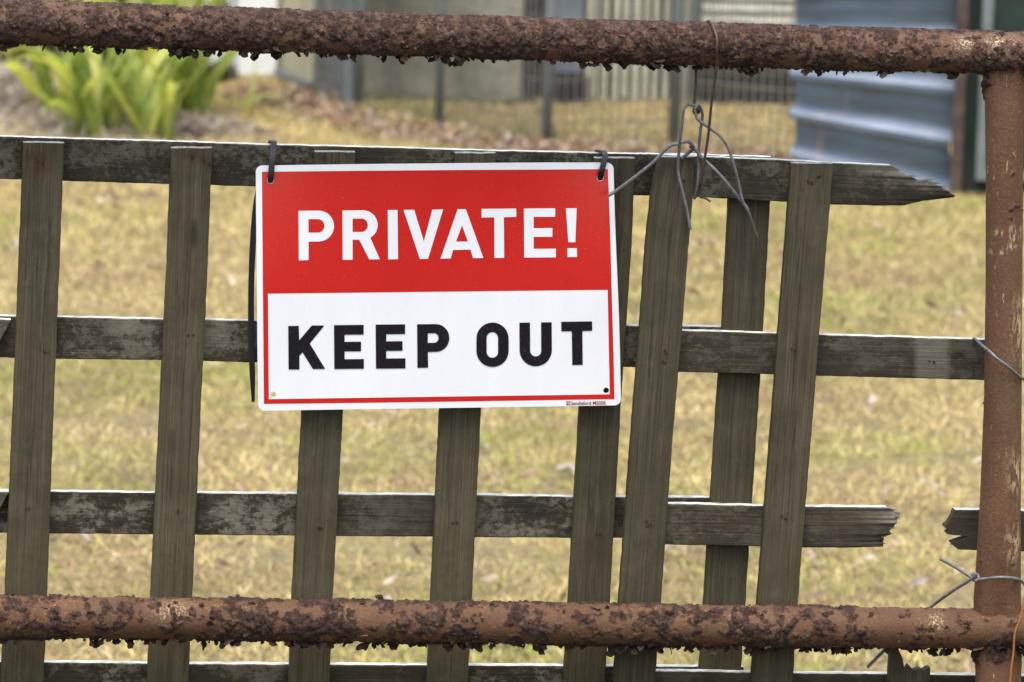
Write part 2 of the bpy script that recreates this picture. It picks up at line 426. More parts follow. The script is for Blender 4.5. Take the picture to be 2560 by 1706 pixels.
def nail(parent, px, py, Y, r=3.4):
    c = P(px, py, Y); s = px_m(c) * r
    th = np.linspace(0, 2 * math.pi, 8, endpoint=False)
    rr = s * (1 + 0.25 * RNG.normal(size=8))
    ring = np.stack([np.cos(th) * rr, np.zeros(8), np.sin(th) * rr * 1.25], -1)
    off = np.array(parent.matrix_world.translation) if parent.parent is None else np.array(parent.parent.location)
    V = np.concatenate([c + ring + [0, 0.0006, 0], c + ring * 0.7 + [0, -0.0009, 0]]) - off
    me = bpy.data.meshes.new('nail')
    Fc = [tuple(q) for q in grid_faces(2, 8, wrap=True)] + [tuple(range(15, 7, -1))]
    me.from_pydata([tuple(v) for v in V], [], Fc); me.materials.append(M['nail'])
    return link(bpy.data.objects.new('nail', me), parent)

YL_V, YL_R, YR_R, YR_V = 0.0, 0.0107, -0.0107, -0.0214      # front faces of the four timber layers
TH = 0.0105
LEFT = thing('trellis_panel', P(900, 3385, 0.005) * [1, 1, 0], 'grey weathered timber trellis panel that the red and white sign hangs on', 'trellis')
RIGHT = thing('trellis_panel', P(2000, 3385, -0.01) * [1, 1, 0], 'darker timber trellis panel with snapped rail ends beside the rusty post', 'trellis')

BOT = 3370
# uprights of the left panel: (y, left x, right x)
LV = [
    dict(e=[(358, 58, 161), (1060, 30, 133), (1488, 11, 118), (1706, 1, 109)], nails=[(96, 404), (108, 408), (113, 880), (123, 880), (66, 1272), (73, 1272)], stains=[(100, 402, 26, 1.0)]),
    dict(e=[(371, 428, 531), (700, 415, 518), (1000, 400, 503), (1493, 376, 481), (1706, 368, 471)], nails=[(482, 392), (509, 400), (525, 410), (471, 838), (484, 838), (445, 1278)], stains=[(482, 390, 16, 1.0), (509, 400, 10, .9), (526, 410, 10, .9)]),
    dict(e=[(381, 787, 889), (1027, 755, 858), (1497, 730, 832), (1706, 722, 824)], nails=[(808, 392), (838, 405), (797, 1318), (804, 1320)], stains=[(808, 390, 9, 1.0)]),
    dict(e=[(384, 1139, 1240), (1022, 1100, 1203), (1502, 1077, 1180), (1706, 1068, 1170)], nails=[(1132, 1306), (1142, 1306)], stains=[]),
    dict(e=[(396, 1487, 1589), (620, 1476, 1579), (1018, 1450, 1552), (1504, 1422, 1525), (1706, 1410, 1513)], nails=[(1541, 452), (1553, 454), (1491, 1334), (1501, 1334)], stains=[]),
    dict(e=[(404, 1828, 1931), (501, 1823, 1926), (830, 1806, 1908), (1060, 1790, 1893), (1511, 1761, 1864), (1676, 1750, 1853)], nails=[], stains=[]),
    dict(e=[(354, -300, -198), (1706, -357, -252)], nails=[], stains=[]),
    dict(e=[(348, -655, -553), (1706, -712, -607)], nails=[], stains=[]),
]
for i, d in enumerate(LV):
    A = [(y, a) for y, a, b in d['e']]; B = [(y, b) for y, a, b in d['e']]
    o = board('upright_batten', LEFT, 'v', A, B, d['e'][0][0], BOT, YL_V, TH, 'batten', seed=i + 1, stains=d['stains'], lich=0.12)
    for (x, y) in d['nails']: nail(o, x, y, YL_V)

# long rails behind them: (x, top y, bottom y)
LR = [
    ([(-900, 320, 425), (0, 342, 448), (161, 347, 453), (430, 354.5, 461), (640, 362, 467), (1000, 370.5, 474), (1139, 375.5, 479), (1560, 385.5, 488), (1740, 388, 493), (1930, 394, 499)], 1928, 1.0),
    ([(-900, 770, 872), (0, 791, 894.5), (150, 793.5, 898), (405, 799, 901), (640, 803, 907), (1570, 815.5, 919), (1806, 818, 922)], 1905, 1.0),
    ([(-900, 1222, 1325), (0, 1228.6, 1333), (390, 1233, 1337), (740, 1236, 1340), (1190, 1239, 1344), (1540, 1244, 1346), (1776, 1245, 1348)], 1880, 1.0),
    ([(-900, 1650, 1754), (110, 1657, 1761), (480, 1661, 1765), (830, 1663, 1767), (1410, 1666, 1770), (1750, 1668, 1772)], 1860, 1.0),
]
for k in range(3):
    dy = 433 * (k + 1)
    LR.append(([(-900, 1650 + dy, 1754 + dy), (1750, 1668 + dy, 1772 + dy)], 1860 - 20 * k, 0.8))
for i, (e, xe, lc) in enumerate(LR):
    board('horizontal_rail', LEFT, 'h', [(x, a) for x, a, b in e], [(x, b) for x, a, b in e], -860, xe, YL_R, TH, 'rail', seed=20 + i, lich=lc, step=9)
# slanting ends of the neighbouring rails at the frame's left
for k, (y0, y1, xt, xb) in enumerate(((800, 893, 27, -22), (1231, 1332, 22, -36))):
    board('rail_end', LEFT, 'h', [(-500, y0 - 8), (30, y0)], [(-500, y1 - 8), (30, y1)], -480, [(0, xt), (1, xb)], YL_V + 0.0002, TH - 0.0004, 'batten', seed=30 + k, lich=0.6)

# right panel
RVe = [
    dict(e=[(393, 1649, 1738), (490, 1628, 1733), (605, 1616, 1723), (830, 1600, 1705), (1060, 1581, 1685), (1509, 1548, 1652), (1706, 1535, 1638)], nails=[(1709, 452), (1662, 876), (1666, 882), (1657, 903), (1664, 906), (1616, 1303), (1627, 1310), (1620, 1314)], stains=[]),
    dict(e=[(409, 1980, 2084), (605, 1965, 2068), (830, 1947, 2049), (1060, 1930, 2031), (1509, 1894, 1995), (1706, 1879, 1982)], nails=[(2020, 453), (2030, 458), (2045, 443), (2051, 440), (1980, 872), (1988, 875), (1955, 1291), (1964, 1296)], stains=[(2030, 452, 20, .35)]),
]
for i, d in enumerate(RVe):
    o = board('upright_batten', RIGHT, 'v', [(y, a) for y, a, b in d['e']], [(y, b) for y, a, b in d['e']], d['e'][0][0], BOT, YR_V, TH, 'batten', seed=40 + i, stains=d['stains'], lich=0.12)
    for (x, y) in d['nails']: nail(o, x, y, YR_V)
board('snapped_batten', RIGHT, 'v', [(1600, 2228), (1706, 2222)], [(1600, 2330), (1706, 2325)],
      [(0, 1600), (.12, 1612), (.2, 1624), (.31, 1648), (.37, 1674), (.41, 1678), (.47, 1663), (.54, 1672), (.6, 1678), (.7, 1675), (.74, 1672), (.83, 1678), (.9, 1674), (.94, 1669), (1, 1671)],
      BOT, YR_V, TH, 'batten', nt=28, seed=45, lich=0.15, top=False)
o1 = board('horizontal_rail', RIGHT, 'h', [(1655, 387.5), (1760, 393), (1926, 400), (2228, 414.5), (2400, 422)], [(1655, 489), (1740, 493), (1970, 506), (2083, 512), (2257, 517), (2400, 521)],
      1655, [(0, 2228), (.08, 2246), (.19, 2262), (.22, 2268), (.30, 2290), (.34, 2294), (.36, 2330), (.38, 2336), (.43, 2338), (.47, 2352), (.5, 2354), (.58, 2371), (.6, 2372), (.70, 2390), (.74, 2384), (.77, 2367), (.83, 2324), (.9, 2288), (1, 2254)],
      YR_R, TH, 'rail', nt=34, seed=50, lich=0.75, split=110, step=8)
o2 = board('horizontal_rail', RIGHT, 'h', [(1690, 827.5), (1806, 830), (1940, 835), (2050, 838), (2460, 850)], [(1690, 930.5), (1940, 937), (2040, 940), (2456, 951)],
      1672, 2535, YR_R, TH, 'rail', seed=51, lich=0.5, patch=(2286, 2376), step=8)
nail(o2, 2323, 903, YR_R); nail(o2, 2335, 906, YR_R)
board('horizontal_rail', RIGHT, 'h', [(1660, 1260), (1910, 1266), (2015, 1267.5), (2260, 1270)], [(1660, 1362), (1910, 1367), (2015, 1370), (2260, 1371)],
      1640, [(0, 2218), (.03, 2228), (.08, 2239), (.12, 2240), (.16, 2249), (.19, 2252), (.22, 2246), (.3, 2243), (.36, 2244), (.44, 2238), (.5, 2236), (.55, 2228), (.62, 2222), (.655, 2231), (.69, 2226), (.75, 2211), (.8, 2212), (.9, 2210), (1, 2211)],
      YR_R, TH, 'rail', nt=36, seed=52, lich=0.45, split=85, step=8)
board('snapped_rail_stub', RIGHT, 'h', [(2350, 1276), (2450, 1275), (2620, 1280)], [(2350, 1373), (2446, 1376), (2620, 1381)],
      [(0, 2388), (.06, 2384), (.17, 2381), (.25, 2376), (.34, 2371), (.4, 2362), (.44, 2360), (.47, 2369), (.5, 2374), (.55, 2371), (.6, 2365), (.63, 2372), (.645, 2402), (.66, 2422), (.675, 2426), (.69, 2416), (.76, 2396), (.83, 2378), (.87, 2379), (.93, 2387), (.97, 2393), (1, 2398)],
      2640, YR_R, TH, 'rail', nt=40, seed=53, lich=0.3, step=7)
board('horizontal_rail', RIGHT, 'h', [(1600, 1676), (1640, 1679), (1983, 1684), (2437, 1689), (2640, 1692)], [(1600, 1780), (2640, 1795)], 1600, 2640, YR_R, TH, 'rail', seed=54, lich=0.5)
for k in range(3):
    dy = 433 * (k + 1)
    board('horizontal_rail', RIGHT, 'h', [(1600, 1676 + dy), (2640, 1692 + dy)], [(1600, 1780 + dy), (2640, 1795 + dy)], 1560 - 15 * k, 2640, YR_R, TH, 'rail', seed=55 + k, lich=0.5)

m = NT('split_wood_fibre'); c = m.coord()
m.col(m.ramp(m.noise(m.scale(c, (40, 40, 400)), 1.0, 4, .7), [(0.3, (0.05, 0.04, 0.03)), (0.7, (0.21, 0.185, 0.15))])).rough(0.85).spec(0.2); M['fibre'] = m.m
def splinters(spots, Y, seed, horiz=True):
    rg = np.random.default_rng(seed)
    for (x, y, ln, wd) in spots:
        x += rg.normal() * 1.0; y += rg.normal() * 1.0; dy = rg.normal() * ln * .10; yo = Y + rg.uniform(.001, .008)
        if horiz: a, b_, t = (x - ln * .6, y - wd * .5), (x - ln * .6, y + wd * .5), (x + ln, y + dy)
        else: a, b_, t = (x - wd * .5, y + abs(ln) * .6), (x + wd * .5, y + abs(ln) * .6), (x + dy, y - abs(ln))
        V_ = np.array([P(*a, yo), P(*b_, yo), P(*t, yo - .0005), P(*a, yo + .0022), P(*b_, yo + .0022), P(*t, yo + .0004)])
        mesh_obj('splinter', V_, [(0, 1, 2), (5, 4, 3), (0, 3, 4, 1), (1, 4, 5, 2), (2, 5, 3, 0)], M['fibre'], RIGHT)
splinters([(2236, 1274, 12, 4), (2244, 1283, 14, 5), (2240, 1296, 11, 4), (2238, 1307, 9, 3.5), (2232, 1321, 12, 5), (2222, 1333, 14, 4), (2212, 1344, 10, 4), (2208, 1358, 8, 5), (2246, 1290, 13, 3)], YR_R - .001, 1)
splinters([(2384, 1285, -9, 4), (2378, 1300, -12, 4), (2366, 1316, -12, 5), (2370, 1330, -11, 4), (2382, 1362, -12, 4), (2396, 1370, -9, 4), (2414, 1350, -14, 4)], YR_R - .001, 2)
splinters([(2280, 443, 16, 4), (2318, 452, 22, 4), (2336, 455, 20, 5), (2356, 468, 16, 4), (2370, 479, 14, 5), (2376, 486, 14, 5), (2300, 450, 24, 3.5)], YR_R - .0005, 3)
splinters([(2236, 1618, 14, 7), (2250, 1640, 12, 6), (2275, 1672, 12, 5), (2296, 1676, 8, 6), (2318, 1674, 10, 6)], YR_V, 4, False)

# ------------------------------------------------------------------ rusty pipe gate
YP = -0.0435
GATE = thing('pipe_gate', P(1280, 3420, YP) * [1, 1, 0], 'rusty steel pipe gate frame with flaking top and lower rails', 'gate')
PIPES = {}
def pipe(name, axis, pts, mat, bias, seed, lo, hi, fine=2.7, flat=None, squash=None, dustspots=(), th_n=124, patch_sc=1.0, amp=1.0):
    """pts: (along px, centre px, radius px). bias(s_px, phi) -> flake amount; phi 0 = up/left, pi/2 = towards the camera"""
    fl_, fh_ = (-60, 2620) if axis == 'h' else (150, 1760)
    s = np.concatenate([np.arange(lo, fl_, 14.0), np.arange(max(lo, fl_), min(hi, fh_), fine), np.arange(fh_, hi, 14.0)])
    s = np.unique(np.append(s, hi))
    c = interp(s, [(p[0], p[1]) for p in pts]); r = interp(s, [(p[0], p[2]) for p in pts])
    # smooth the centre line
    C = P(s, c, np.full(len(s), YP)) if axis == 'h' else P(c, s, np.full(len(s), YP))
    dep = (C - CAM) @ Fv
    R = r * dep / FPX
    T = np.gradient(C, axis=0); T /= np.linalg.norm(T, axis=1)[:, None]
    up = np.array([0, 0, 1.0]) if axis == 'h' else np.array([-1.0, 0, 0])
    N1 = up - T * (T @ up)[:, None]; N1 /= np.linalg.norm(N1, axis=1)[:, None]
    N2 = np.cross(T, N1)
    if np.mean(N2[:, 1]) > 0: N2 = -N2                      # N2 towards the camera
    th = np.linspace(0, 2 * math.pi, th_n, endpoint=False)
    D = np.cos(th)[None, :, None] * N1[:, None, :] + np.sin(th)[None, :, None] * N2[:, None, :]
    Rg = np.repeat(R[:, None], th_n, 1)
    if squash is not None:                                   # flattened pipe ends: thinner in depth
        q = squash(s)[:, None]; Rg = Rg * np.sqrt(np.cos(th)[None, :] ** 2 + (q * np.sin(th)[None, :]) ** 2)
    base = C[:, None, :] + D * Rg[..., None]
    pn = base * patch_sc + seed * 3.7
    a = fbm(pn * 78, 3); b = fbm(pn * 190 + 5, 3); cfi = fbm(pn * 520 + 9, 2); big = fbm(pn * 20 + 2, 2)
    bb = bias(s[:, None], th[None, :])
    v = a + 0.45 * b + 0.5 * big + bb
    m1 = sstep(0.10, 0.16, v); m2 = sstep(0.34, 0.39, v + 0.25 * cfi); m3 = sstep(0.55, 0.60, v + 0.5 * b)
    curl = np.exp(-((v - 0.17) / 0.05) ** 2)                 # edges lift
    h = 0.00012 * fbm(pn * 300, 2) + m1 * (0.00055 + 0.0005 * np.maximum(b, -0.4) + 0.0003 * cfi) + m2 * (0.0006 + 0.0006 * cfi) + m3 * 0.0006 + curl * 0.0005 * (0.5 + b)
    h = h * amp
    V = base + D * h[..., None]
    dust = np.zeros_like(h)
    for (qs, qphi, qr) in dustspots:
        dust = np.maximum(dust, np.exp(-((s[:, None] - qs) / qr) ** 2 - ((th[None, :] - qphi) / 0.5) ** 2))
    att = np.stack([m1, np.clip(m2 * .6 + m3 * .5, 0, 1), dust, np.ones_like(h)], -1)
    fa = grid_faces(len(s), th_n, wrap=True)
    # outward orientation
    n = np.cross(V[0, 1] - V[0, 0], V[1, 0] - V[0, 0])
    if np.dot(n, D[0, 0]) > 0: pass
    else: fa = fa[:, ::-1]
    o = mesh_obj(name, V.reshape(-1, 3), fa, M[mat], GATE, smooth=True, attrs={'flk': ('FLOAT_COLOR', att.reshape(-1, 4))})
    PIPES[name + str(seed)] = (s, C, T, N1, N2, R, bb, th)
    return o, (s, C, T, N1, N2, R)

TOPP = [(-1300, 9, 53), (0, 54, 52), (366, 67, 52), (700, 77.5, 51.5), (1065, 88, 50), (1460, 103, 50), (1740, 110, 51), (2000, 119.5, 51), (2440, 130, 50), (2560, 134, 51), (2900, 145, 51)]
LOWP = [(-1300, 1523, 53), (0, 1542, 52), (450, 1547, 51.7), (1000, 1554, 51), (1600, 1562, 51), (2070, 1568, 50), (2560, 1573, 50), (2900, 1577, 50)]
def bias_top(s, ph):
    b = 0.36 + 0.14 * np.cos(ph - 0.5) - 0.10 * np.exp(-((ph - 2.4) / 0.5) ** 2) + 0.12 * np.exp(-((ph - 3.2) / 0.4) ** 2) + 0 * s
    b = b - 0.35 * np.exp(-((s - 400) / 45) ** 2) * (ph > 1.2) - 0.25 * np.exp(-((s - 850) / 60) ** 2) * np.exp(-((ph - 2.3) / .5) ** 2)
    b = b - 0.42 * sstep(1840, 2420, s) * np.exp(-((ph - 1.0) / 1.1) ** 2) - 0.30 * np.exp(-((s - 1830) / 60) ** 2) * np.exp(-((ph - 2.2) / .5) ** 2)
    return b + 0.3 * np.exp(-((s - 2500) / 70) ** 2) * np.exp(-((ph - 2.7) / .6) ** 2)
def bias_low(s, ph):
    b = 0.09 + 0.10 * np.exp(-((ph - 3.0) / 0.6) ** 2) + 0 * s
    b = b - 0.16 * np.exp(-((s - 330) / 150) ** 2) + 0.14 * np.exp(-((s - 900) / 280) ** 2) + 0.12 * np.exp(-((s - 1620) / 190) ** 2)
    b = b - 0.17 * sstep(2060, 2200, s)
    return b + 0.5 * np.exp(-((s - 2500) / 70) ** 2) * np.exp(-((ph - 2.75) / .5) ** 2)
tp, TPI = pipe('top_rail', 'h', TOPP, 'pipe_top', bias_top, 1, -1250, 2860, dustspots=[(2405, 1.05, 30), (2490, .95, 40)])
tag(tp, 'thickly rust-scaled top rail')
lp, LPI = pipe('lower_rail', 'h', LOWP, 'pipe_low', bias_low, 2, -1250, 2860, dustspots=[(430, 1.0, 40), (2330, 1.0, 20)], amp=1.1)
tag(lp, 'orange-brown lower rail with loose rust flakes')
POST = [(140, 2506, 56), (185, 2509, 54), (230, 2511, 50), (330, 2511, 48), (430, 2511, 46.5), (700, 2510, 46), (1000, 2507, 47), (1250, 2501, 51), (1400, 2496.5, 56), (1500, 2493, 60), (1600, 2496, 60), (1660, 2496, 58), (2200, 2488, 56), (3500, 2470, 56)]
def bias_post(s, ph):
    return -0.55 + 0.75 * np.exp(-((s - 205) / 22) ** 2) + 0.85 * np.exp(-((s - 1640) / 28) ** 2) + 0.0 * ph
def post_sq(s):
    return 1 - 0.45 * np.exp(-((s - 150) / 120) ** 2) - 0.58 * np.exp(-((s - 1565) / 190) ** 2)
po, POI = pipe('gate_post', 'v', POST, 'post', bias_post, 3, 150, 3440, squash=post_sq, th_n=110,
               dustspots=[(568, 2.05, 10), (590, 1.9, 14), (575, 1.2, 8), (610, 1.85, 8), (625, 1.0, 5), (1180, 2.3, 60), (1350, 2.2, 40), (820, 2.4, 80)], amp=1.3)
tag(po, 'red-brown painted post with chipped cream patches')
POST2 = [(40, -1180, 50), (3500, -1290, 52)]
pipe('gate_post', 'v', POST2, 'post', bias_post, 4, 20, 3440, fine=10, th_n=60)

# loose flakes of rust
def flakes(name, info, n, seed, sizes, phis, label, lo=-40, hi=2600, cols=((0.014, 0.008, 0.006), (0.06, 0.034, 0.023)), cluster=1.0, hang=0.5):
    rg = np.random.default_rng(seed)
    s, C, T, N1, N2, R = info
    V, Fc, Ct = [], [], []
    cen = rg.uniform(lo, hi, 60)
    k = 0; tries = 0
    while k < n and tries < n * 20:
        tries += 1
        sp = rg.uniform(lo, hi)
        if rg.random() < cluster: sp = cen[rg.integers(60)] + rg.normal() * 26
        if not lo < sp < hi: continue
        i = min(len(s) - 1, int(np.searchsorted(s, sp)))
        ph = rg.normal(*phis[rg.integers(len(phis))])
        rad = math.cos(ph) * N1[i] + math.sin(ph) * N2[i]
        tan = -math.sin(ph) * N1[i] + math.cos(ph) * N2[i]
        sz = (sizes[0] + (sizes[1] - sizes[0]) * rg.random() ** 1.7) * (1.3 if rg.random() < 0.08 else 1.0)
        out = rg.random() < hang
        ax = T[i] * math.cos(a := rg.normal() * 0.6) + tan * math.sin(a)
        lift = rg.uniform(0.9, 1.5) if out else rg.uniform(0.03, 0.4)
        oth = np.cross(rad, ax)
        d2 = oth * math.cos(lift) + rad * math.sin(lift)
        if rg.random() < .5 and not out: d2 = -oth * math.cos(lift) + rad * math.sin(lift)
        nrm = np.cross(ax, d2)
        m = rg.integers(9, 14)
        ang = (np.arange(m) + rg.uniform(-.35, .35, m)) * 2 * math.pi / m; rr = rg.uniform(0.6, 1.1, m) * (1 + .25 * np.cos(ang * 2 + rg.uniform(0, 6)))
        c0 = C[i] + rad * (R[i] + 0.0004) + d2 * sz * (0.42 if out else 0.25)
        b0 = len(V)
        cb = rg.normal() * 0.35
        V.append(c0 + nrm * sz * cb * 0.25); col = np.array(cols[0]) + (np.array(cols[1]) - np.array(cols[0])) * rg.random() ** 1.4
        Ct.append((*col, 1))
        for q in range(m):
            x = math.cos(ang[q]) * rr[q] * sz * 0.55; y = math.sin(ang[q]) * rr[q] * sz * 0.5
            V.append(c0 + ax * x + d2 * y - nrm * (x * x + y * y) / sz * cb + nrm * rg.normal() * sz * 0.05)
            Ct.append((*(col * rg.uniform(.8, 1.25)), 1))
        for q in range(m): Fc.append((b0, b0 + 1 + q, b0 + 1 + (q + 1) % m))
        k += 1
    o = mesh_obj(name, np.array(V), np.array(Fc), M['flake'], GATE, attrs={'tint': ('FLOAT_COLOR', np.array(Ct))})
    tag(o, label, kind='stuff')
flakes('rust_flakes', TPI, 250, 21, (0.0035, 0.010), [(3.05, .28)], 'loose scales hanging under the top rail', cluster=.85, hang=0.75)
flakes('rust_flakes', TPI, 650, 22, (0.003, 0.007), [(1.6, .8), (2.3, .5)], 'lifting scales on the face of the top rail', cluster=.35, hang=0.02, cols=((0.024, 0.013, 0.01), (0.11, 0.06, 0.042)))
flakes('rust_flakes', LPI, 280, 23, (0.0035, 0.0105), [(3.05, .25)], 'loose scales hanging under the lower rail', cluster=.9, hang=0.75, hi=2480)
flakes('rust_flakes', LPI, 300, 24, (0.003, 0.0075), [(1.5, .7), (2.4, .5), (0.3, .4)], 'lifting scales on the face of the lower rail', cluster=.5, hang=0.05, cols=((0.024, 0.013, 0.01), (0.095, 0.05, 0.034)))
flakes('rust_flakes', LPI, 130, 26, (0.003, 0.009), [(2.75, .3)], 'thick scales where the lower rail meets the post', cluster=0, hang=0.45, lo=2430, hi=2570)
flakes('rust_flakes', TPI, 90, 27, (0.003, 0.008), [(2.8, .25)], 'thick scales where the top rail meets the post', cluster=0, hang=0.3, lo=2440, hi=2590)

# ------------------------------------------------------------------ the sign
def mat_sign(name, col, rough=0.22):
    m = NT(name); c = m.coord()
    d = m.ramp(m.noise(c, 900.0, 2, 0.5), [(0.665, 0.0), (0.70, 0.8)])
    sm = m.ramp(m.noise(m.scale(c, (3, 1, .6)), 12.0, 5, 0.6), [(0.3, 0.94), (0.7, 1.0)])
    cc = m.mix(1.0, col, sm, 'MULTIPLY')
    cc = m.mix(m.math('MULTIPLY', d, 0.25), cc, (0.25, 0.23, 0.2))
    m.col(cc).rough(rough).spec(0.4)
    return m.m
M['white'] = mat_sign('white_gloss_sign', (0.71, 0.715, 0.735))
M['red'] = mat_sign('red_gloss_print', (0.475, 0.015, 0.0115))
M['black'] = mat_sign('black_print', (0.008, 0.007, 0.010))
M['dark_red'] = mat_sign('dark_red_print', (0.22, 0.012, 0.01))
def Z5(pts): return [(620 + x * 0.43360, 380 + y * 0.43367) for x, y in pts]     # reading coordinates of the sign close-up
def sign_Y(px, py):
    u = (np.asarray(px) - 640) / 905.0; v = np.clip((np.asarray(py) - 410) / 610.0, 0, 1)
    return (-0.0118 - 0.004 * (1 - (2 * u - 1) ** 2) * (1 - 0.4 * v) + 0.0085 * (np.exp(-(u / .2) ** 2) + np.exp(-((1 - u) / .2) ** 2)) * np.clip(1 - v / .6, 0, 1) ** 2
            + 0.0004 * np.sin(u * 9 + v * 3) * np.sin(v * 5 + 1))
def arc(cx, cy, rx, ry, a0, a1, n=14):
    return [(cx + rx * math.cos(math.radians(a)), cy + ry * math.sin(math.radians(a))) for a in np.linspace(a0, a1, n)]
def flat_shape(outer, holes=(), cell=34.0):
    """tessellate, then cut into a grid of cells so it can follow the bowed sheet; returns verts (px) and faces"""
    loops = [[Vector((x, y, 0)) for x, y in outer]] + [[Vector((x, y, 0)) for x, y in h] for h in holes]
    tris = tessellate_polygon(loops); pts = [v for l in loops for v in l]
    bm = bmesh.new(); vs_ = [bm.verts.new(p) for p in pts]
    for t in tris:
        try: bm.faces.new([vs_[i] for i in t])
        except ValueError: pass
    bmesh.ops.remove_doubles(bm, verts=bm.verts, dist=1e-4)
    xs = [p.x for p in pts]; ys = [p.y for p in pts]
    for ax, lo, hi in ((0, min(xs), max(xs)), (1, min(ys), max(ys))):
        k = math.floor(lo / cell) + 1
        while k * cell < hi:
            no = Vector((1, 0, 0)) if ax == 0 else Vector((0, 1, 0))
            bmesh.ops.bisect_plane(bm, geom=bm.verts[:] + bm.edges[:] + bm.faces[:], plane_co=no * (k * cell), plane_no=no, dist=1e-5)
            k += 1
    bm.verts.index_update()
    V = np.array([v.co[:] for v in bm.verts]); Fc = [[v.index for v in f.verts] for f in bm.faces]
    bm.free()
    return V, Fc
def orient(V, Fc, towards=-1):
    out = []
    for f in Fc:
        a, b, c = V[f[0]], V[f[1]], V[f[2]]
        n = np.cross(b - a, c - a)
        out.append(tuple(f) if n[1] * towards > 0 else tuple(f[::-1]))
    return out
def print_layer(name, outer, holes, mat, parent, lift, label=None):
    V, Fc = flat_shape(outer, holes)
    W = P(V[:, 0], V[:, 1], sign_Y(V[:, 0], V[:, 1]) - lift)
    o = mesh_obj(name, W, orient(W, Fc), mat, parent)
    if label: o['label'] = label
    return o
SIGN = thing('warning_sign', P(1096, 1030, -0.006), 'red and white PRIVATE KEEP OUT sign tied to the trellis', 'sign')
HOLES = [(676, 451.6, 7.6), (1500.7, 444.5, 7.6), (683, 987, 7.2), (1515.5, 976.7, 7.2)]
hl = [arc(x, y, r, r, 0, 345, 24) for x, y, r in HOLES]
outer = Z5(arc(83, 118, 38, 38, 180, 270, 9) + [(600, 73), (1200, 67), (1700, 63)] + arc(2070, 101, 38, 38, 270, 357, 9) +
           [(2113, 300), (2121, 520), (2131, 750), (2139, 950), (2146, 1200)] + arc(2112, 1424, 38, 38, 0, 90, 9) + [(1600, 1470), (1000, 1479), (500, 1486)] +
           arc(97, 1455, 38, 38, 90, 180, 9) + [(54, 1100), (49, 600)])
V, Fc = flat_shape(outer, hl)
yy = sign_Y(V[:, 0], V[:, 1])
Wf = P(V[:, 0], V[:, 1], yy); Wb = Wf + np.array([0, 0.0018, 0])
FF = orient(Wf, Fc)
allF = list(FF) + [tuple(i + len(Wf) for i in f[::-1]) for f in FF]
ecount = {}
for f in FF:
    for i in range(len(f)):
        a, b = f[i], f[(i + 1) % len(f)]; ecount[(a, b)] = 1
for (a, b) in ecount:
    if (b, a) not in ecount: allF.append((b, a, a + len(Wf), b + len(Wf)))
mesh_obj('sign_sheet', np.concatenate([Wf, Wb]), allF, M['white'], SIGN)
red_o = Z5([(80, 115), (600, 110), (1200, 105), (2075, 100), (2082, 280), (2089, 480), (2097, 800), (2107, 1150), (2113, 1425), (1400, 1436), (700, 1446), (92, 1453), (86, 800)])
red_i = Z5([(115, 817), (1000, 807), (2074, 795), (2080, 1100), (2086, 1398), (1000, 1413), (120, 1426)])
RED = print_layer('red_print', red_o, [red_i, arc(676, 451.6, 8.6, 8.6, 0, 345, 24), arc(1500.7, 444.5, 8.6, 8.6, 0, 345, 24)], M['red'], SIGN, 0.0002, 'red upper field and border')
L1 = 0.0004
def E_(x0, xs, y0, y1, xt, xm, xb, t1, m0, m1, b0, sl=-0.01):
    f = lambda x, y: (x, y + (x - x0) * sl)
    return [f(x0, y0), f(xt, y0), f(xt, t1), f(xs, t1), f(xs, m0), f(xm, m0), f(xm, m1), f(xs, m1), f(xs, b0), f(xb, b0), f(xb, y1), f(x0 + 2, y1)]
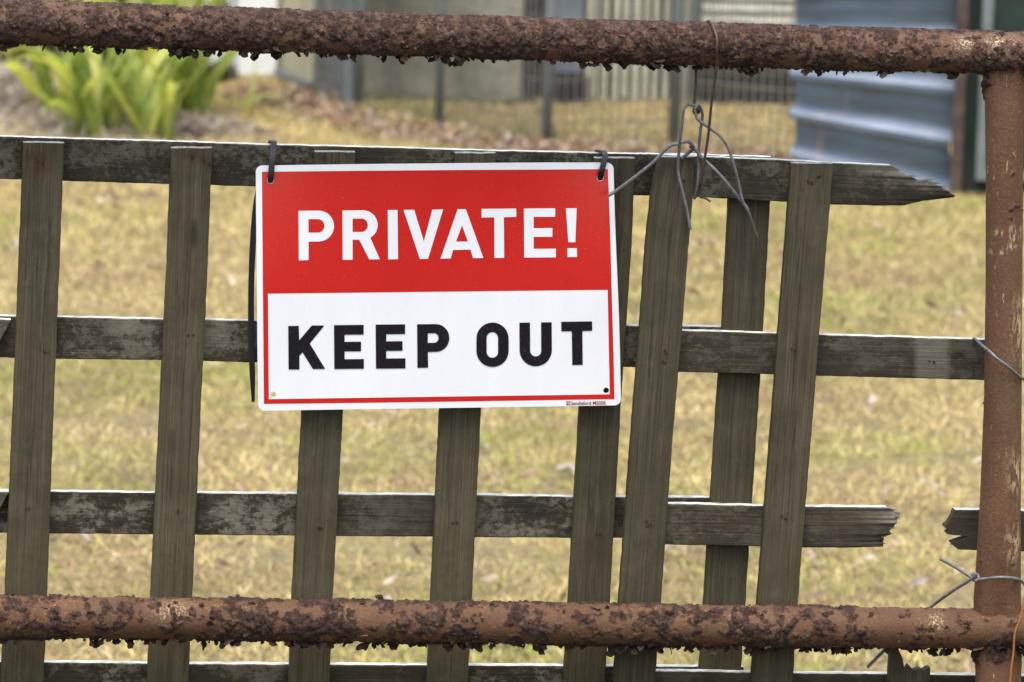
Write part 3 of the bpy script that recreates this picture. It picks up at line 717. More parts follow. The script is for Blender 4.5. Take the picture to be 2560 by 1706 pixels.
letters = [
    ('P', [(291, 340)] + [(400, 339)] + arc(407, 428, 89, 89, -90, 90, 16) + [(349, 518), (349, 624), (293, 626)], [[(348, 388)] + [(400, 388)] + arc(405, 427, 36, 39, -90, 90, 12) + [(349, 466)]], 'white'),
    ('R', [(544, 338), (655, 337)] + arc(662, 422, 86, 85, -90, 60, 14) + [(760, 619), (700, 621), (641, 507), (603, 507), (603, 622), (546, 623)], [[(603, 385), (650, 385)] + arc(655, 423, 36, 39, -90, 90, 12) + [(603, 462)]], 'white'),
    ('I', [(806, 336), (862, 335), (865, 619), (808, 620)], [], 'white'),
    ('V', [(897, 335), (958, 334), (1014, 517), (1063, 333), (1125, 332), (1038, 617), (991, 618)], [], 'white'),
    ('A', [(1209, 331), (1256, 331), (1357, 612), (1298, 613), (1283, 564), (1183, 566), (1168, 615), (1110, 616)], [[(1234, 424), (1199, 518), (1268, 517)]], 'white'),
    ('T', [(1347, 329), (1546, 327), (1547, 375), (1475, 377), (1477, 611), (1421, 612), (1420, 378), (1347, 379)], [], 'white'),
    ('E', E_(1591, 1647, 327, 610, 1771, 1755, 1775, 376, 441, 491, 560, -0.008), [], 'white'),
    ('exclamation_bar', [(1833, 326), (1895, 325), (1887, 521), (1847, 522)], [], 'white'),
    ('exclamation_dot', [(1842, 556), (1896, 555), (1897, 606), (1843, 607)], [], 'white'),
    ('K', [(232, 1004), (293, 1003), (295, 1087), (368, 1001), (440, 1001), (356, 1105), (445, 1251), (375, 1252), (314, 1155), (296, 1176), (297, 1254), (234, 1255)], [], 'black'),
    ('E', E_(496, 557, 999, 1252, 667, 652, 668, 1055, 1096, 1151, 1196, -0.01), [], 'black'),
    ('E', E_(736, 797, 996, 1250, 906, 891, 908, 1052, 1093, 1148, 1192, -0.01), [], 'black'),
    ('P', [(975, 994), (1080, 993)] + arc(1083, 1073, 78, 80, -90, 90, 16) + [(1037, 1154), (1039, 1244), (977, 1245)], [[(1037, 1046), (1070, 1046)] + arc(1073, 1073, 26, 28, -90, 90, 10) + [(1037, 1101)]], 'black'),
    ('O', arc(1410, 1077, 93, 93, 180, 360, 20) + arc(1410, 1147, 93, 93, 0, 180, 20), [arc(1409, 1072, 33, 33, 180, 360, 14) + arc(1409, 1154, 33, 33, 0, 180, 14)], 'black'),
    ('U', [(1565, 985), (1626, 984), (1627, 1147)] + arc(1659, 1147, 32, 32, 180, 0, 12) + [(1690, 983), (1751, 982), (1752, 1142)] + arc(1659, 1143, 93, 93, 0, 180, 18)[0:], [], 'black'),
    ('T', [(1806, 980), (1984, 977), (1985, 1031), (1928, 1033), (1930, 1228), (1870, 1229), (1867, 1034), (1807, 1035)], [], 'black'),
]
for nm, o_, h_, c_ in letters:
    print_layer('letter' if 'excl' not in nm else 'exclamation_mark', Z5(o_), [Z5(h) for h in h_], M[c_], SIGN, L1)
# maker's small line of text, lower right corner
def small_text(body, x0, x1, ybase, slope, parent, h_px):
    cu = bpy.data.curves.new('small_print', 'FONT'); cu.body = body; cu.size = 1.0; cu.resolution_u = 3; cu.offset = 0.02
    ob = bpy.data.objects.new('small_print_tmp', cu); COL.objects.link(ob)
    dg = bpy.context.evaluated_depsgraph_get(); m0 = bpy.data.meshes.new_from_object(ob.evaluated_get(dg))
    V = np.array([v.co[:] for v in m0.vertices]); Fc = [tuple(p.vertices) for p in m0.polygons]
    bpy.data.objects.remove(ob)
    wx = V[:, 0].max() - V[:, 0].min(); capH = V[:, 1].max() - 0.0
    X = x0 + (V[:, 0] - V[:, 0].min()) / wx * (x1 - x0); Yp = ybase + (X - x0) * slope - V[:, 1] / capH * h_px
    W = P(X, Yp, sign_Y(X, Yp) - 0.00025)
    return mesh_obj('small_print', W, orient(W, Fc), M['dark_red'], parent)
small_text('Sandleford MS05R', 1427.5, 1515.5, 1013.0, -0.012, SIGN, 9.0)
for pts in ([(1836, 1438), (1846, 1438), (1841, 1445), (1851, 1452), (1848, 1456), (1836, 1447)], [(1849, 1438), (1858, 1438), (1858, 1449), (1846, 1441)], [(1836, 1450), (1847, 1458), (1845, 1461), (1836, 1461)], [(1854, 1452), (1858, 1450), (1858, 1461), (1849, 1461)]):
    print_layer('logo_mark', Z5(pts), [], M['dark_red'], SIGN, 0.00025)

# ------------------------------------------------------------------ cable ties
m = NT('black_nylon'); m.col((0.010, 0.010, 0.011)).rough(0.42).spec(0.32)
m.bump(m.noise(m.coord(), 700, 3), 0.0002); M['nylon'] = m.m
def strap(name, pts, label, group=None, thick=0.0013, sub=7):
    """pts: (px, py, Y, width px)"""
    W = np.array([P(a, b, c) for a, b, c, d in pts]); wd = np.array([d * px_m(q) for (a, b, c, d), q in zip(pts, W)])
    Q, D = [], []
    n = len(W)
    for i in range(n - 1):
        p0, p1, p2, p3 = W[max(i - 1, 0)], W[i], W[i + 1], W[min(i + 2, n - 1)]
        for k in range(sub):
            t = k / sub
            Q.append(0.5 * (2 * p1 + (p2 - p0) * t + (2 * p0 - 5 * p1 + 4 * p2 - p3) * t * t + (3 * p1 - p0 - 3 * p2 + p3) * t ** 3)); D.append(wd[i] * (1 - t) + wd[i + 1] * t)
    Q.append(W[-1]); D.append(wd[-1]); Q = np.array(Q); D = np.array(D)
    T = np.gradient(Q, axis=0); T /= np.linalg.norm(T, axis=1)[:, None] + 1e-12
    S_ = np.array([1.0, 0.12, 0]) - T * (T @ np.array([1.0, 0.12, 0]))[:, None]; S_ /= np.linalg.norm(S_, axis=1)[:, None]
    N = np.cross(T, S_)
    h = thick / 2
    prof = [(-.5, -.6), (-.42, -1), (.42, -1), (.5, -.6), (.5, .6), (.42, 1), (.15, 1), (.1, .7), (-.1, .7), (-.15, 1), (-.42, 1), (-.5, .6)]
    V = np.stack([Q + S_ * (D * a)[:, None] + N * (h * b) for a, b in prof], 1)
    Fc = [tuple(q) for q in grid_faces(len(Q), len(prof), wrap=True)]
    Fc += [tuple(range(len(prof))), tuple(range(len(Q) * len(prof) - 1, (len(Q) - 1) * len(prof) - 1, -1))]
    root = thing(name, Q.mean(0), label, 'cable tie', group)
    mesh_obj('strap', V.reshape(-1, 3), Fc, M['nylon'], root)
    return root, Q
t1, Q1 = strap('cable_tie', [(676, 452, 0.004, 13), (676, 454, -0.004, 13.5), (676.5, 450, -0.0085, 14), (678, 430, -0.0092, 14.5), (681, 395, -0.006, 15), (683, 372, 0.002, 15.5), (684, 360, 0.0085, 16), (683, 354, 0.0115, 16), (678, 357, 0.023, 16), (670, 400, 0.0245, 15), (655, 450, 0.0235, 15), (642, 500, 0.016, 15), (634, 580, 0.009, 15.5), (629, 680, 0.005, 15), (627.5, 780, 0.003, 15), (629, 880, 0.001, 15), (631, 935, 0.0, 14), (632, 970, 0.0, 11), (633, 1005, 0.0, 7)],
       'black cable tie with a long loose tail beside the sign')
V0, F0_ = box_arr((-0.0042, -0.003, -0.0035), (0.0042, 0.003, 0.0035)); mesh_obj('lock_head', V0 + P(669, 408, 0.0262), F0_, M['nylon'], t1)
t2, Q2 = strap('cable_tie', [(1500.5, 446, 0.004, 13), (1500.5, 447, -0.004, 13.5), (1501, 442, -0.0075, 14), (1505, 425, -0.009, 14.5), (1511, 401, -0.0065, 14.5), (1513, 390, -0.002, 14.5), (1511, 382, 0.007, 14), (1503, 378, 0.013, 13), (1492, 380, 0.023, 13), (1488, 420, 0.0245, 13), (1492, 470, 0.022, 13), (1497, 520, 0.013, 11), (1500, 560, 0.0125, 7)],
       'black cable tie with twisted loop at the wire side of the sign')
V0, F0_ = box_arr((-0.004, -0.003, -0.0035), (0.004, 0.003, 0.0035)); mesh_obj('lock_head', V0 + P(1488, 430, 0.0262), F0_, M['nylon'], t2)

# ------------------------------------------------------------------ wires
m = NT('galvanised_wire'); c = m.coord()
gz_ = m.ramp(m.noise(c, 260.0, 5, 0.7), [(0.3, (0.085, 0.086, 0.09)), (0.7, (0.19, 0.19, 0.2))])
gz_ = m.mix(m.ramp(m.noise(c, 60.0, 4, 0.7), [(0.5, 0.0), (0.68, 0.75)]), gz_, (0.085, 0.05, 0.03))
m.col(gz_).rough(0.55).metal(0.25); m.bump(m.noise(c, 900.0, 3), 0.0003); M['galv'] = m.m
M['brown_wire'] = simple('rusted_tie_wire', (0.075, 0.05, 0.033), 0.6, 0.3, 0.5, 200, bump=0.0003, bsc=900)
M['orange_wire'] = simple('orange_rust_wire', (0.32, 0.12, 0.035), 0.6, 0.1, 0.3, 150, bump=0.0003, bsc=900)
def wire(name, pts, rpx, mat, label):
    W = np.array([P(a, b, c) for a, b, c in pts])
    jit = np.random.default_rng(len(pts) * 13 + int(pts[0][0]))
    W[1:-1] += jit.normal(0, 0.00045, (len(W) - 2, 3)) * [1, .3, 1]
    r = np.array([px_m(q) for q in W]) * (rpx if np.isscalar(rpx) else np.array(rpx))
    root = thing(name, W[0], label, 'wire')
    tube('strand', W, r, mat, root, seg=9, sub=7)
    return root
w1 = wire('tie_wire', [(1741, 276, -0.031), (1736, 262, -0.031), (1737.5, 215, -0.026), (1741, 170, -0.0225), (1747, 120, -0.0225), (1755, 75, -0.028), (1764, 58, -0.038), (1775, 56, -0.046), (1784, 70, -0.056), (1790, 95, -0.0635), (1791, 125, -0.0645), (1789, 165, -0.059), (1782, 250, -0.05), (1769, 338, -0.041), (1759.5, 403, -0.034), (1750, 460, -0.029), (1741, 492, -0.019)], 3.5, M['brown_wire'],
         'brown rusted wire looped over the top rail')
wire('tie_wire', [(1726, 575, -0.027), (1719, 540, -0.027), (1710, 498, -0.0275), (1697, 445, -0.027), (1694.5, 418, -0.027), (1699, 387, -0.03), (1701.5, 340, -0.036), (1706, 303, -0.037), (1711, 274, -0.036), (1722, 261, -0.035), (1735, 264, -0.035), (1748, 266, -0.036), (1754, 284, -0.034), (1752, 326, -0.031), (1747, 376, -0.028), (1746, 405, -0.0265), (1748, 425, -0.026), (1744, 466, -0.0255), (1736, 497, -0.019)], 3.9, M['galv'],
     'grey wire hook hanging from the brown loop, its end bent outwards')
w3 = wire('tie_wire', [(1745, 262, -0.040), (1738, 272, -0.041), (1739, 288, -0.041), (1748, 301, -0.041), (1778, 322, -0.0405), (1805, 342, -0.040), (1821, 368, -0.0395), (1830, 403, -0.039), (1844, 452, -0.0375), (1857, 498, -0.036), (1870, 533, -0.034), (1883, 566, -0.03), (1895, 596, -0.026)], [3.6] * 10 + [3.2, 2.6, 1.9], M['galv'],
     'thin grey wire curving down from the knot in front of a batten')
kn = [P(1741 + 7 * math.cos(a) , 277 + 5 * math.sin(a) + 6 * (a / 9 - .5), -0.0375 + 0.0035 * math.sin(a + 1)) for a in np.linspace(0, 10, 16)]
tube('knot', kn, px_m(kn[0]) * 3.2, M['brown_wire'], w1, seg=8, sub=4)
wire('tie_wire', [(1520, 489, -0.0225), (1539, 477, -0.0225), (1585, 443, -0.0265), (1633, 406, -0.030), (1671, 369, -0.032), (1698, 357.5, -0.033), (1721, 355.5, -0.032), (1735, 366, -0.030), (1729, 376, -0.027), (1713, 387, -0.0235), (1706, 398, -0.0225)], 4.6, M['galv'],
     'thick grey wire running from the sign edge over the rail')
wire('tie_wire', [(1724, 365, -0.0285), (1740, 378, -0.029), (1755, 391, -0.030), (1794, 433, -0.0355), (1832, 478, -0.034), (1871, 524, -0.0315)], 4.3, M['galv'],
     'short straight grey wire slanting down across the rail')
wire('tie_wire', [(1750, 493, -0.012), (1762, 497, -0.014), (1776, 504.5, -0.016)], 2.6, M['brown_wire'],
     'tiny dark wire end poking below the top timber rail')
wire('tie_wire', [(2434, 850, -0.008), (2436, 845, -0.0125), (2445, 855, -0.018), (2459, 868, -0.045), (2475, 881, -0.060), (2492, 895, -0.0645), (2510, 909, -0.0655), (2527, 923, -0.0645), (2545, 938, -0.060), (2562, 952, -0.050), (2572, 962, -0.035)], 3.9, M['galv'],
     'grey wire slanting across the post from the middle rail')
w7 = wire('tie_wire', [(2350, 1397, -0.05), (2390, 1420, -0.052), (2428, 1443, -0.055), (2440, 1448, -0.057), (2452, 1449, -0.0595), (2502, 1445, -0.066), (2536, 1446, -0.0595), (2556, 1452, -0.045), (2562, 1462, -0.03)], 4.1, M['galv'],
     'grey wire twisted round the post above the lower rail')
tube('free_end', [P(2442, 1434, -0.06), P(2428, 1448, -0.056), P(2378, 1480, -0.04), P(2328, 1517, -0.0235), P(2270, 1570, -0.0215), P(2217, 1620, -0.0235), P(2169, 1668, -0.032)], px_m(P(2300, 1500, -.03)) * 4.3, M['galv'], w7, seg=9)
kn = [P(2438 + 8 * math.cos(a), 1443 + 9 * math.sin(a) , -0.0565 + 0.004 * math.sin(a * .5)) for a in np.linspace(0.5, 8, 14)]
tube('twist', kn, px_m(kn[0]) * 3.8, M['galv'], w7, seg=8, sub=4)
wire('tie_wire', [(2575, 1440, -0.066), (2562, 1500, -0.0675), (2548, 1548, -0.068), (2538, 1585, -0.067), (2533, 1630, -0.0665), (2527, 1680, -0.0665), (2523, 1740, -0.066), (2518, 1800, -0.064)], 2.8, M['orange_wire'],
     'orange rusty wire hanging in front of the post foot')

# ------------------------------------------------------------------ lawn grass
def noise2(x, y, sc, off=0.0):
    return fbm(np.stack([x * sc + off, y * sc - off, np.full_like(x, off * 1.7)], -1), 3)
def scatter(n, ymin, ymax, xm, rg):
    """points over the lawn, denser near the fence"""
    Y = ymin + (ymax - ymin) * rg.random(n) ** 1.25
    cxl = CAM[0] + (Y - CAM[1]) * (Fv[0] / Fv[1])
    half = 0.118 * (Y - CAM[1]) + xm
    X = cxl + (rg.random(n) * 2 - 1) * half
    return X, Y
def mound_z(x, y):
    z = np.zeros_like(x)
    for (c, rx, ry, h) in MOUNDS:
        d = ((x - c[0]) / rx) ** 2 + ((y - c[1]) / ry) ** 2
        z = np.maximum(z, h * np.exp(-d * 1.4) * (1 + 0.25 * fbm(np.stack([x * 9, y * 9, x * 0], -1), 2)))
    return z
MOUNDS = [(G(250, 325), 0.30, 0.22, 0.026), (G(60, 285), 0.18, 0.2, 0.035), (G(470, 338), 0.2, 0.15, 0.016), (G(30, 225), 0.14, 0.15, 0.03)]
LITTER_LINE = [G(620, 240), G(710, 252), G(830, 288), G(960, 325), G(1120, 352), G(1300, 378), G(1480, 392), G(1700, 398), G(2000, 415)]
def litter_w(x, y):
    best = np.full_like(x, 9.0)
    for a, b in zip(LITTER_LINE[:-1], LITTER_LINE[1:]):
        d = np.array(b[:2]) - np.array(a[:2]); L2 = d @ d
        t = np.clip(((x - a[0]) * d[0] + (y - a[1]) * d[1]) / L2, 0, 1)
        best = np.minimum(best, np.hypot(x - a[0] - d[0] * t, (y - a[1] - d[1] * t) * 0.7))
    return np.exp(-(best / 0.10) ** 2)
M['grass'] = mat_attr_col('dry_grass_blade', 0.75, 0.3, 0.2)
def make_grass(n, seed):
    rg = np.random.default_rng(seed)
    X, Y = scatter(n, 0.9, 10.5, 0.95, rg)
    nw = 110000; Xw = rg.uniform(-5, 6, nw); Yw = rg.uniform(0.3, 14, nw)          # coarser tufts further out
    out = (np.abs(Xw - CAM[0] - (Yw - CAM[1]) * (Fv[0] / Fv[1])) > 0.118 * (Yw - CAM[1]) + 0.85) | (Yw > 10.4) | (Yw < 1.0)
    X = np.append(X, Xw[out]); Y = np.append(Y, Yw[out]); n = len(X); far = np.arange(n) >= n - out.sum()
    gr = noise2(X, Y, 1.7, 3.1) + 0.6 * noise2(X, Y, 6.0, 1.3)       # greenness
    br = noise2(X, Y, 3.1, 8.8) + 0.5 * noise2(X, Y, 11.0, 4.4)       # bare patches
    near = 1 - sstep(2.0, 6.0, Y)
    keep = (br < 0.36 - 0.2 * near) | (rg.random(n) < 0.25)
    lw = litter_w(X, Y); mz = mound_z(X, Y)
    keep &= rg.random(n) > lw * 0.9
    keep &= rg.random(n) > np.clip(mz / 0.03, 0, 0.85)
    X, Y, gr, near, mz, far = X[keep], Y[keep], gr[keep], near[keep], mz[keep], far[keep]; n = len(X)
    L = rg.uniform(0.012, 0.034, n) * (1 + 0.5 * np.clip(gr, 0, 1)); wd = rg.uniform(0.0014, 0.0026, n) * (1 + 0.05 * (Y + 4))
    nn = 1 - sstep(2.5, 7.0, Y); L = np.where(far, L * 1.8, L * (1 - 0.12 * nn)); wd = np.where(far, wd * 3.5, wd * (1 - 0.12 * nn))
    az = rg.uniform(0, 2 * math.pi, n); tilt = np.clip(rg.normal(1.15, 0.3, n), 0.15, 1.5)
    d = np.stack([np.cos(az) * np.sin(tilt), np.sin(az) * np.sin(tilt), np.cos(tilt)], -1)
    sd_ = np.stack([-np.sin(az), np.cos(az), np.zeros(n)], -1)
    # turn blades partly towards the viewer
    b = np.stack([X, Y, mz - 0.002], -1)
    m_ = b + d * (L * 0.55)[:, None]; tip = b + d * L[:, None] + np.stack([d[:, 0], d[:, 1], -0.5 * np.ones(n)], -1) * (L * 0.18)[:, None]
    V = np.stack([b - sd_ * wd[:, None] * .5, b + sd_ * wd[:, None] * .5, m_ + sd_ * wd[:, None] * .45, tip, m_ - sd_ * wd[:, None] * .45], 1)
    straw = np.array([0.54, 0.425, 0.18]); straw2 = np.array([0.60, 0.50, 0.27]); green = np.array([0.29, 0.315, 0.065]); brown = np.array([0.35, 0.245, 0.14])
    g = np.clip(0.37 + gr * 1.9 + rg.normal(0, .2, n) - 0.16 * sstep(3.0, 6.0, Y), 0, 1)[:, None]
    c = straw * (1 - g) + green * g
    q = (rg.random(n) < 0.22)[:, None]; c = np.where(q, straw2 * (1 - g * .4) + green * g * .4, c)
    q = (rg.random(n) < 0.12 + 0.5 * sstep(0.0, 0.5, noise2(X, Y, 2.2, 6.6)))[:, None]; c = np.where(q, brown, c)
    c = c * rg.uniform(0.9, 1.1, n)[:, None] * (1 + 0.3 * noise2(X, Y, 5.0, 9.1) + (0.25 + 0.3 * near) * noise2(X, Y, 16.0, 2.9))[:, None]
    ct = np.repeat(np.concatenate([c, np.ones((n, 1))], 1)[:, None, :], 5, 1)
    base = np.arange(n)[:, None] * 5
    T3 = np.concatenate([base + [0, 1, 2], base + [0, 2, 4], base + [4, 2, 3]], 0)
    o = mesh_obj('lawn_grass', V.reshape(-1, 3), T3, M['grass'], attrs={'tint': ('FLOAT_COLOR', ct.reshape(-1, 4))})
    tag(o, 'short dry yellow lawn grass with greener patches behind the fence', 'grass', kind='stuff')
make_grass(620000, 5)

M['litter'] = mat_attr_col('dead_leaf', 0.8, 0.15, 0.25)
def make_leaves(name, X, Y, Z, rg, palette, L0, L1, label, wide=0.32, tmax=0.6):
    n = len(X)
    L = rg.uniform(L0, L1, n); W = L * rg.uniform(wide * .6, wide * 1.3, n)
    az = rg.uniform(0, 2 * math.pi, n); tl = rg.normal(0, tmax, n); rl = rg.normal(0, tmax, n)
    d = np.stack([np.cos(az) * np.cos(tl), np.sin(az) * np.cos(tl), np.sin(tl)], -1)
    s_ = np.stack([-np.sin(az) * np.cos(rl), np.cos(az) * np.cos(rl), np.sin(rl)], -1)
    up = np.cross(d, s_)
    c = np.stack([X, Y, Z + np.abs(np.sin(tl)) * L * .5 + np.abs(np.sin(rl)) * W * .5 + 0.003], -1)
    cu = rg.uniform(-.15, .35, n)[:, None]
    V = np.stack([c - d * L[:, None] * .5, c - d * L[:, None] * .12 + s_ * W[:, None] * .5 + up * L[:, None] * cu * .5, c + d * L[:, None] * .5 + up * L[:, None] * cu,
                  c - d * L[:, None] * .12 - s_ * W[:, None] * .5 + up * L[:, None] * cu * .5, c + d * L[:, None] * .05], 1)
    pal = np.array(palette); col = pal[rg.integers(len(pal), size=n)] * rg.uniform(.7, 1.25, n)[:, None]
    ct = np.repeat(np.concatenate([col, np.ones((n, 1))], 1)[:, None, :], 5, 1)
    base = np.arange(n)[:, None] * 5
    T3 = np.concatenate([base + [0, 1, 4], base + [1, 2, 4], base + [2, 3, 4], base + [3, 0, 4]], 0)
    o = mesh_obj(name, V.reshape(-1, 3), T3, M['litter'], attrs={'tint': ('FLOAT_COLOR', ct.reshape(-1, 4))})
    return tag(o, label, 'leaves', kind='stuff')
rg = np.random.default_rng(31)
X, Y = scatter(12000, 0.9, 10.0, 0.9, rg)
cl = noise2(X, Y, 2.6, 5.5); k = (cl + rg.normal(0, .25, len(X)) > 0.08 + 0.25 * sstep(2.5, 5.5, Y))
X, Y = X[k], Y[k]
make_leaves('leaf_litter', X, Y, mound_z(X, Y) + 0.012, rg, [(0.42, 0.33, 0.23), (0.48, 0.40, 0.31), (0.30, 0.21, 0.14), (0.42, 0.38, 0.33), (0.15, 0.105, 0.075), (0.46, 0.32, 0.2), (0.36, 0.25, 0.18)], 0.012, 0.038, 'pale dead leaves scattered through the lawn')
# brown drift along the foot of the wire cage
n = 2600; seg = rg.integers(len(LITTER_LINE) - 1, size=n); t = rg.random(n)
pa = np.array(LITTER_LINE)[:, :2]; pq = pa[seg] * (1 - t)[:, None] + pa[seg + 1] * t[:, None]
lump = 0.5 + 0.5 * np.clip(noise2(pq[:, 0], pq[:, 1], 4.0, 2.2) * 2, -1, 1)
pq = pq + np.stack([rg.normal(0, .06, n), rg.normal(0, .09, n)], -1)
zz = np.abs(rg.normal(0, 1, n)) * 0.012 * lump
make_leaves('leaf_drift', pq[:, 0], pq[:, 1], zz, rg, [(0.28, 0.18, 0.12), (0.36, 0.25, 0.17), (0.2, 0.125, 0.08), (0.42, 0.33, 0.24), (0.13, 0.085, 0.06), (0.26, 0.15, 0.1), (0.33, 0.28, 0.24)], 0.010, 0.028, 'drift of brown fallen leaves along the foot of the wire cage', wide=.5, tmax=.5)

# garden mounds of grey soil
M['soil'] = simple('grey_garden_soil', (0.29, 0.25, 0.205), 0.95, var=0.45, sc=26, bump=0.01, bsc=60)
mc = np.mean([m_[0] for m_ in MOUNDS], axis=0)
gx, gy = np.meshgrid(np.linspace(mc[0] - .95, mc[0] + .95, 70), np.linspace(mc[1] - .95, mc[1] + 1.2, 70), indexing='ij')
gz = mound_z(gx, gy) - 0.004
tag(mesh_obj('garden_mound', np.stack([gx, gy, gz], -1).reshape(-1, 3), grid_faces(70, 70, flip=True), M['soil'], smooth=True), kind='structure')
# dry straw on the mounds
n = 2200; idx = rg.integers(len(MOUNDS), size=n)
mm = np.array([(m_[0][0], m_[0][1], m_[1], m_[2]) for m_ in MOUNDS])[idx]
X = mm[:, 0] + rg.normal(0, .4, n) * mm[:, 2]; Y = mm[:, 1] + rg.normal(0, .4, n) * mm[:, 3]
make_leaves('dry_straw', X, Y, mound_z(X, Y) - 0.002, rg, [(0.4, 0.33, 0.28), (0.46, 0.4, 0.34), (0.31, 0.25, 0.21), (0.36, 0.3, 0.26)], 0.025, 0.07, 'grey dry straw and dead leaves lying on the garden mound', wide=.14, tmax=.35)

# ------------------------------------------------------------------ strap-leaved plants
def mat_leaf(name, c0, c1):
    m = NT(name); oi = m.n('ShaderNodeObjectInfo'); c = m.coord()
    f = m.math('ADD', m.math('MULTIPLY', oi.outputs['Random'], 0.75), m.math('MULTIPLY', m.noise(c, 14, 3), 0.3))
    cc = m.ramp(f, [(0.1, c0), (0.55, c1), (0.9, (0.5, 0.5, 0.15)), (1.0, (0.52, 0.44, 0.17))])
    m.col(cc).rough(0.4).spec(0.4)
    t = m.n('ShaderNodeBsdfTranslucent'); m.l(m.mix(1.0, cc, (1.5, 1.5, 0.8), 'MULTIPLY'), t.inputs[0])
    mx = m.n('ShaderNodeMixShader'); mx.inputs[0].default_value = 0.45
    m.l(m.b.outputs[0], mx.inputs[1]); m.l(t.outputs[0], mx.inputs[2]); m.l(mx.outputs[0], m.o.inputs[0])
    return m.m
M['strap_leaf'] = mat_leaf('strap_leaf', (0.11, 0.17, 0.035), (0.31, 0.37, 0.10))
def leaf_mesh(L, W, bend, seed):
    rg = np.random.default_rng(seed); k = 9
    t = np.linspace(0, 1, k); wv = W * (0.55 + 0.9 * t - 1.45 * t ** 2.6) * .9; wv = np.maximum(wv, 0.0006)
    ang = bend * t ** 1.6
    x = np.concatenate([[0], np.cumsum(np.sin(ang[1:]) * L / (k - 1))]); z = np.concatenate([[0], np.cumsum(np.cos(ang[1:]) * L / (k - 1))])
    tw = rg.normal() * .5 * t
    V = []
    for i in range(k):
        for q, fold in ((-1, 0.12), (0, 0), (1, 0.12)):
            V.append((x[i] - fold * wv[i] * math.cos(ang[i]) + math.sin(tw[i]) * q * wv[i] * .3, q * wv[i] * .5 * math.cos(tw[i]), z[i] + fold * wv[i] * math.sin(ang[i])))
    me = bpy.data.meshes.new('leaf'); me.from_pydata(V, [], [tuple(q) for q in grid_faces(k, 3)]); me.materials.append(M['strap_leaf'])
    me.polygons.foreach_set('use_smooth', np.ones(len(me.polygons), bool)); me.update()
    return me
LEAVES = [leaf_mesh(1.0, 0.078 + 0.012 * i, 0.25 + 0.28 * i, 60 + i) for i in range(6)]
def strap_plant(px, py, n, L, label, seed, lean=0.0, spread=0.5, off=(0, 0), wide=1.0):
    rg = np.random.default_rng(seed)
    c = G(px, py); c[0] += off[0]; c[1] += off[1]
    for _ in range(4):
        c = G(px, py, float(mound_z(np.array([c[0]]), np.array([c[1]]))[0]))
    c[2] -= 0.005
    root = thing('strap_leaved_plant', c, label, 'plant', 'strap-leaved plants on the garden mound')
    for i in range(n):
        o = bpy.data.objects.new('leaf', LEAVES[rg.integers(6)]); link(o, root)
        az = rg.uniform(0, 2 * math.pi); tl = abs(rg.normal(0, spread)) * .75
        s = L * rg.uniform(.55, 1.12)
        o.location = (rg.normal() * .03 + math.cos(az) * .015, rg.normal() * .03 + math.sin(az) * .015, 0)
        o.rotation_euler = (Matrix.Rotation(lean, 3, 'Y') @ Matrix.Rotation(az, 3, 'Z') @ Matrix.Rotation(tl, 3, 'Y') @ Matrix.Rotation(rg.normal() * .8, 3, 'Z')).to_euler()
        o.scale = (s, s * wide, s)
strap_plant(235, 332, 38, 0.36, 'broad clump of pale green strap leaves on the grey mound', 71, -.14, .5, wide=0.95)
strap_plant(375, 345, 24, 0.36, 'bright green strap-leaved clump at the edge of the mound nearest the sign', 72, 0.02, .36, wide=0.95)
strap_plant(330, 285, 36, 0.50, 'tall dense strap-leaved clump behind the others', 73, 0.0, .38, wide=1.3)
strap_plant(462, 290, 26, 0.40, 'dark green strap-leaved clump towards the white shed corner', 74, 0.04, .32, wide=0.95)
strap_plant(160, 285, 12, 0.38, 'sparse yellowing strap-leaved clump at the far side of the mound', 75, -.2, .42, wide=1.2)
strap_plant(585, 352, 5, 0.11, 'tiny strap-leaved seedling at the foot of the mound', 76, -.3, .7)
strap_plant(575, 285, 5, 0.19, 'small slanting strap-leaved shoot near the leaf drift', 77, .3, .5)

# stones by the mound
M['stone'] = simple('grey_stone', (0.2, 0.18, 0.17), 0.9, var=0.4, sc=30, bump=0.01, bsc=40)
def stone(px, py, r, seed, label):
    bm = bmesh.new(); bmesh.ops.create_icosphere(bm, subdivisions=3, radius=1.0)
    V = np.array([v.co[:] for v in bm.verts]); Fc = np.array([[v.index for v in f.verts] for f in bm.faces]); bm.free()
    V = V * (1 + 0.28 * fbm(V * 1.6 + seed, 3)[:, None]); V = V * np.array([r * 1.25, r, r * .75]); c = G(px, py)
    o = mesh_obj('garden_stone', V, Fc, M['stone'], smooth=True); o.location = Vector(c + [0, 0, r * .4 + float(mound_z(np.array([c[0]]), np.array([c[1]]))[0]) * .6])
    tag(o, label, 'stone', 'stones beside the garden mound')
stone(32, 228, 0.038, 3, 'rounded dark grey stone beside the garden mound')
stone(-40, 222, 0.05, 5, 'large grey stone at the far edge of the garden mound')
stone(-10, 200, 0.04, 8, 'small stone half hidden behind the dark one')
# sticks lying in the lawn
M['stick'] = simple('dead_stick', (0.3, 0.25, 0.2), 0.9, var=0.4, sc=80)
for (a, b, r, lab) in (((1390, 1200), (1440, 1214), .006, 'short grey stick lying on the lawn below the sign'), ((110, 1352), (225, 1382), .007, 'bent pale stick lying on the lawn behind the far batten'),
                       ((1640, 1412), (1695, 1400), .004, 'thin pale twig in the grass between two right-hand battens'), ((2030, 1395), (2120, 1400), .004, 'thin straight twig in the open gap beside the snapped rail')):
    p, q = G(*a), G(*b); p[2] = q[2] = .016
    m_ = (p + q) / 2 + [0.01, 0.02, 0.006]
    root = thing('fallen_stick', p, lab, 'stick', 'sticks fallen on the lawn'); tube('twig', [p, m_, q], [r, r * .9, r * .5], M['stick'], root, seg=7)

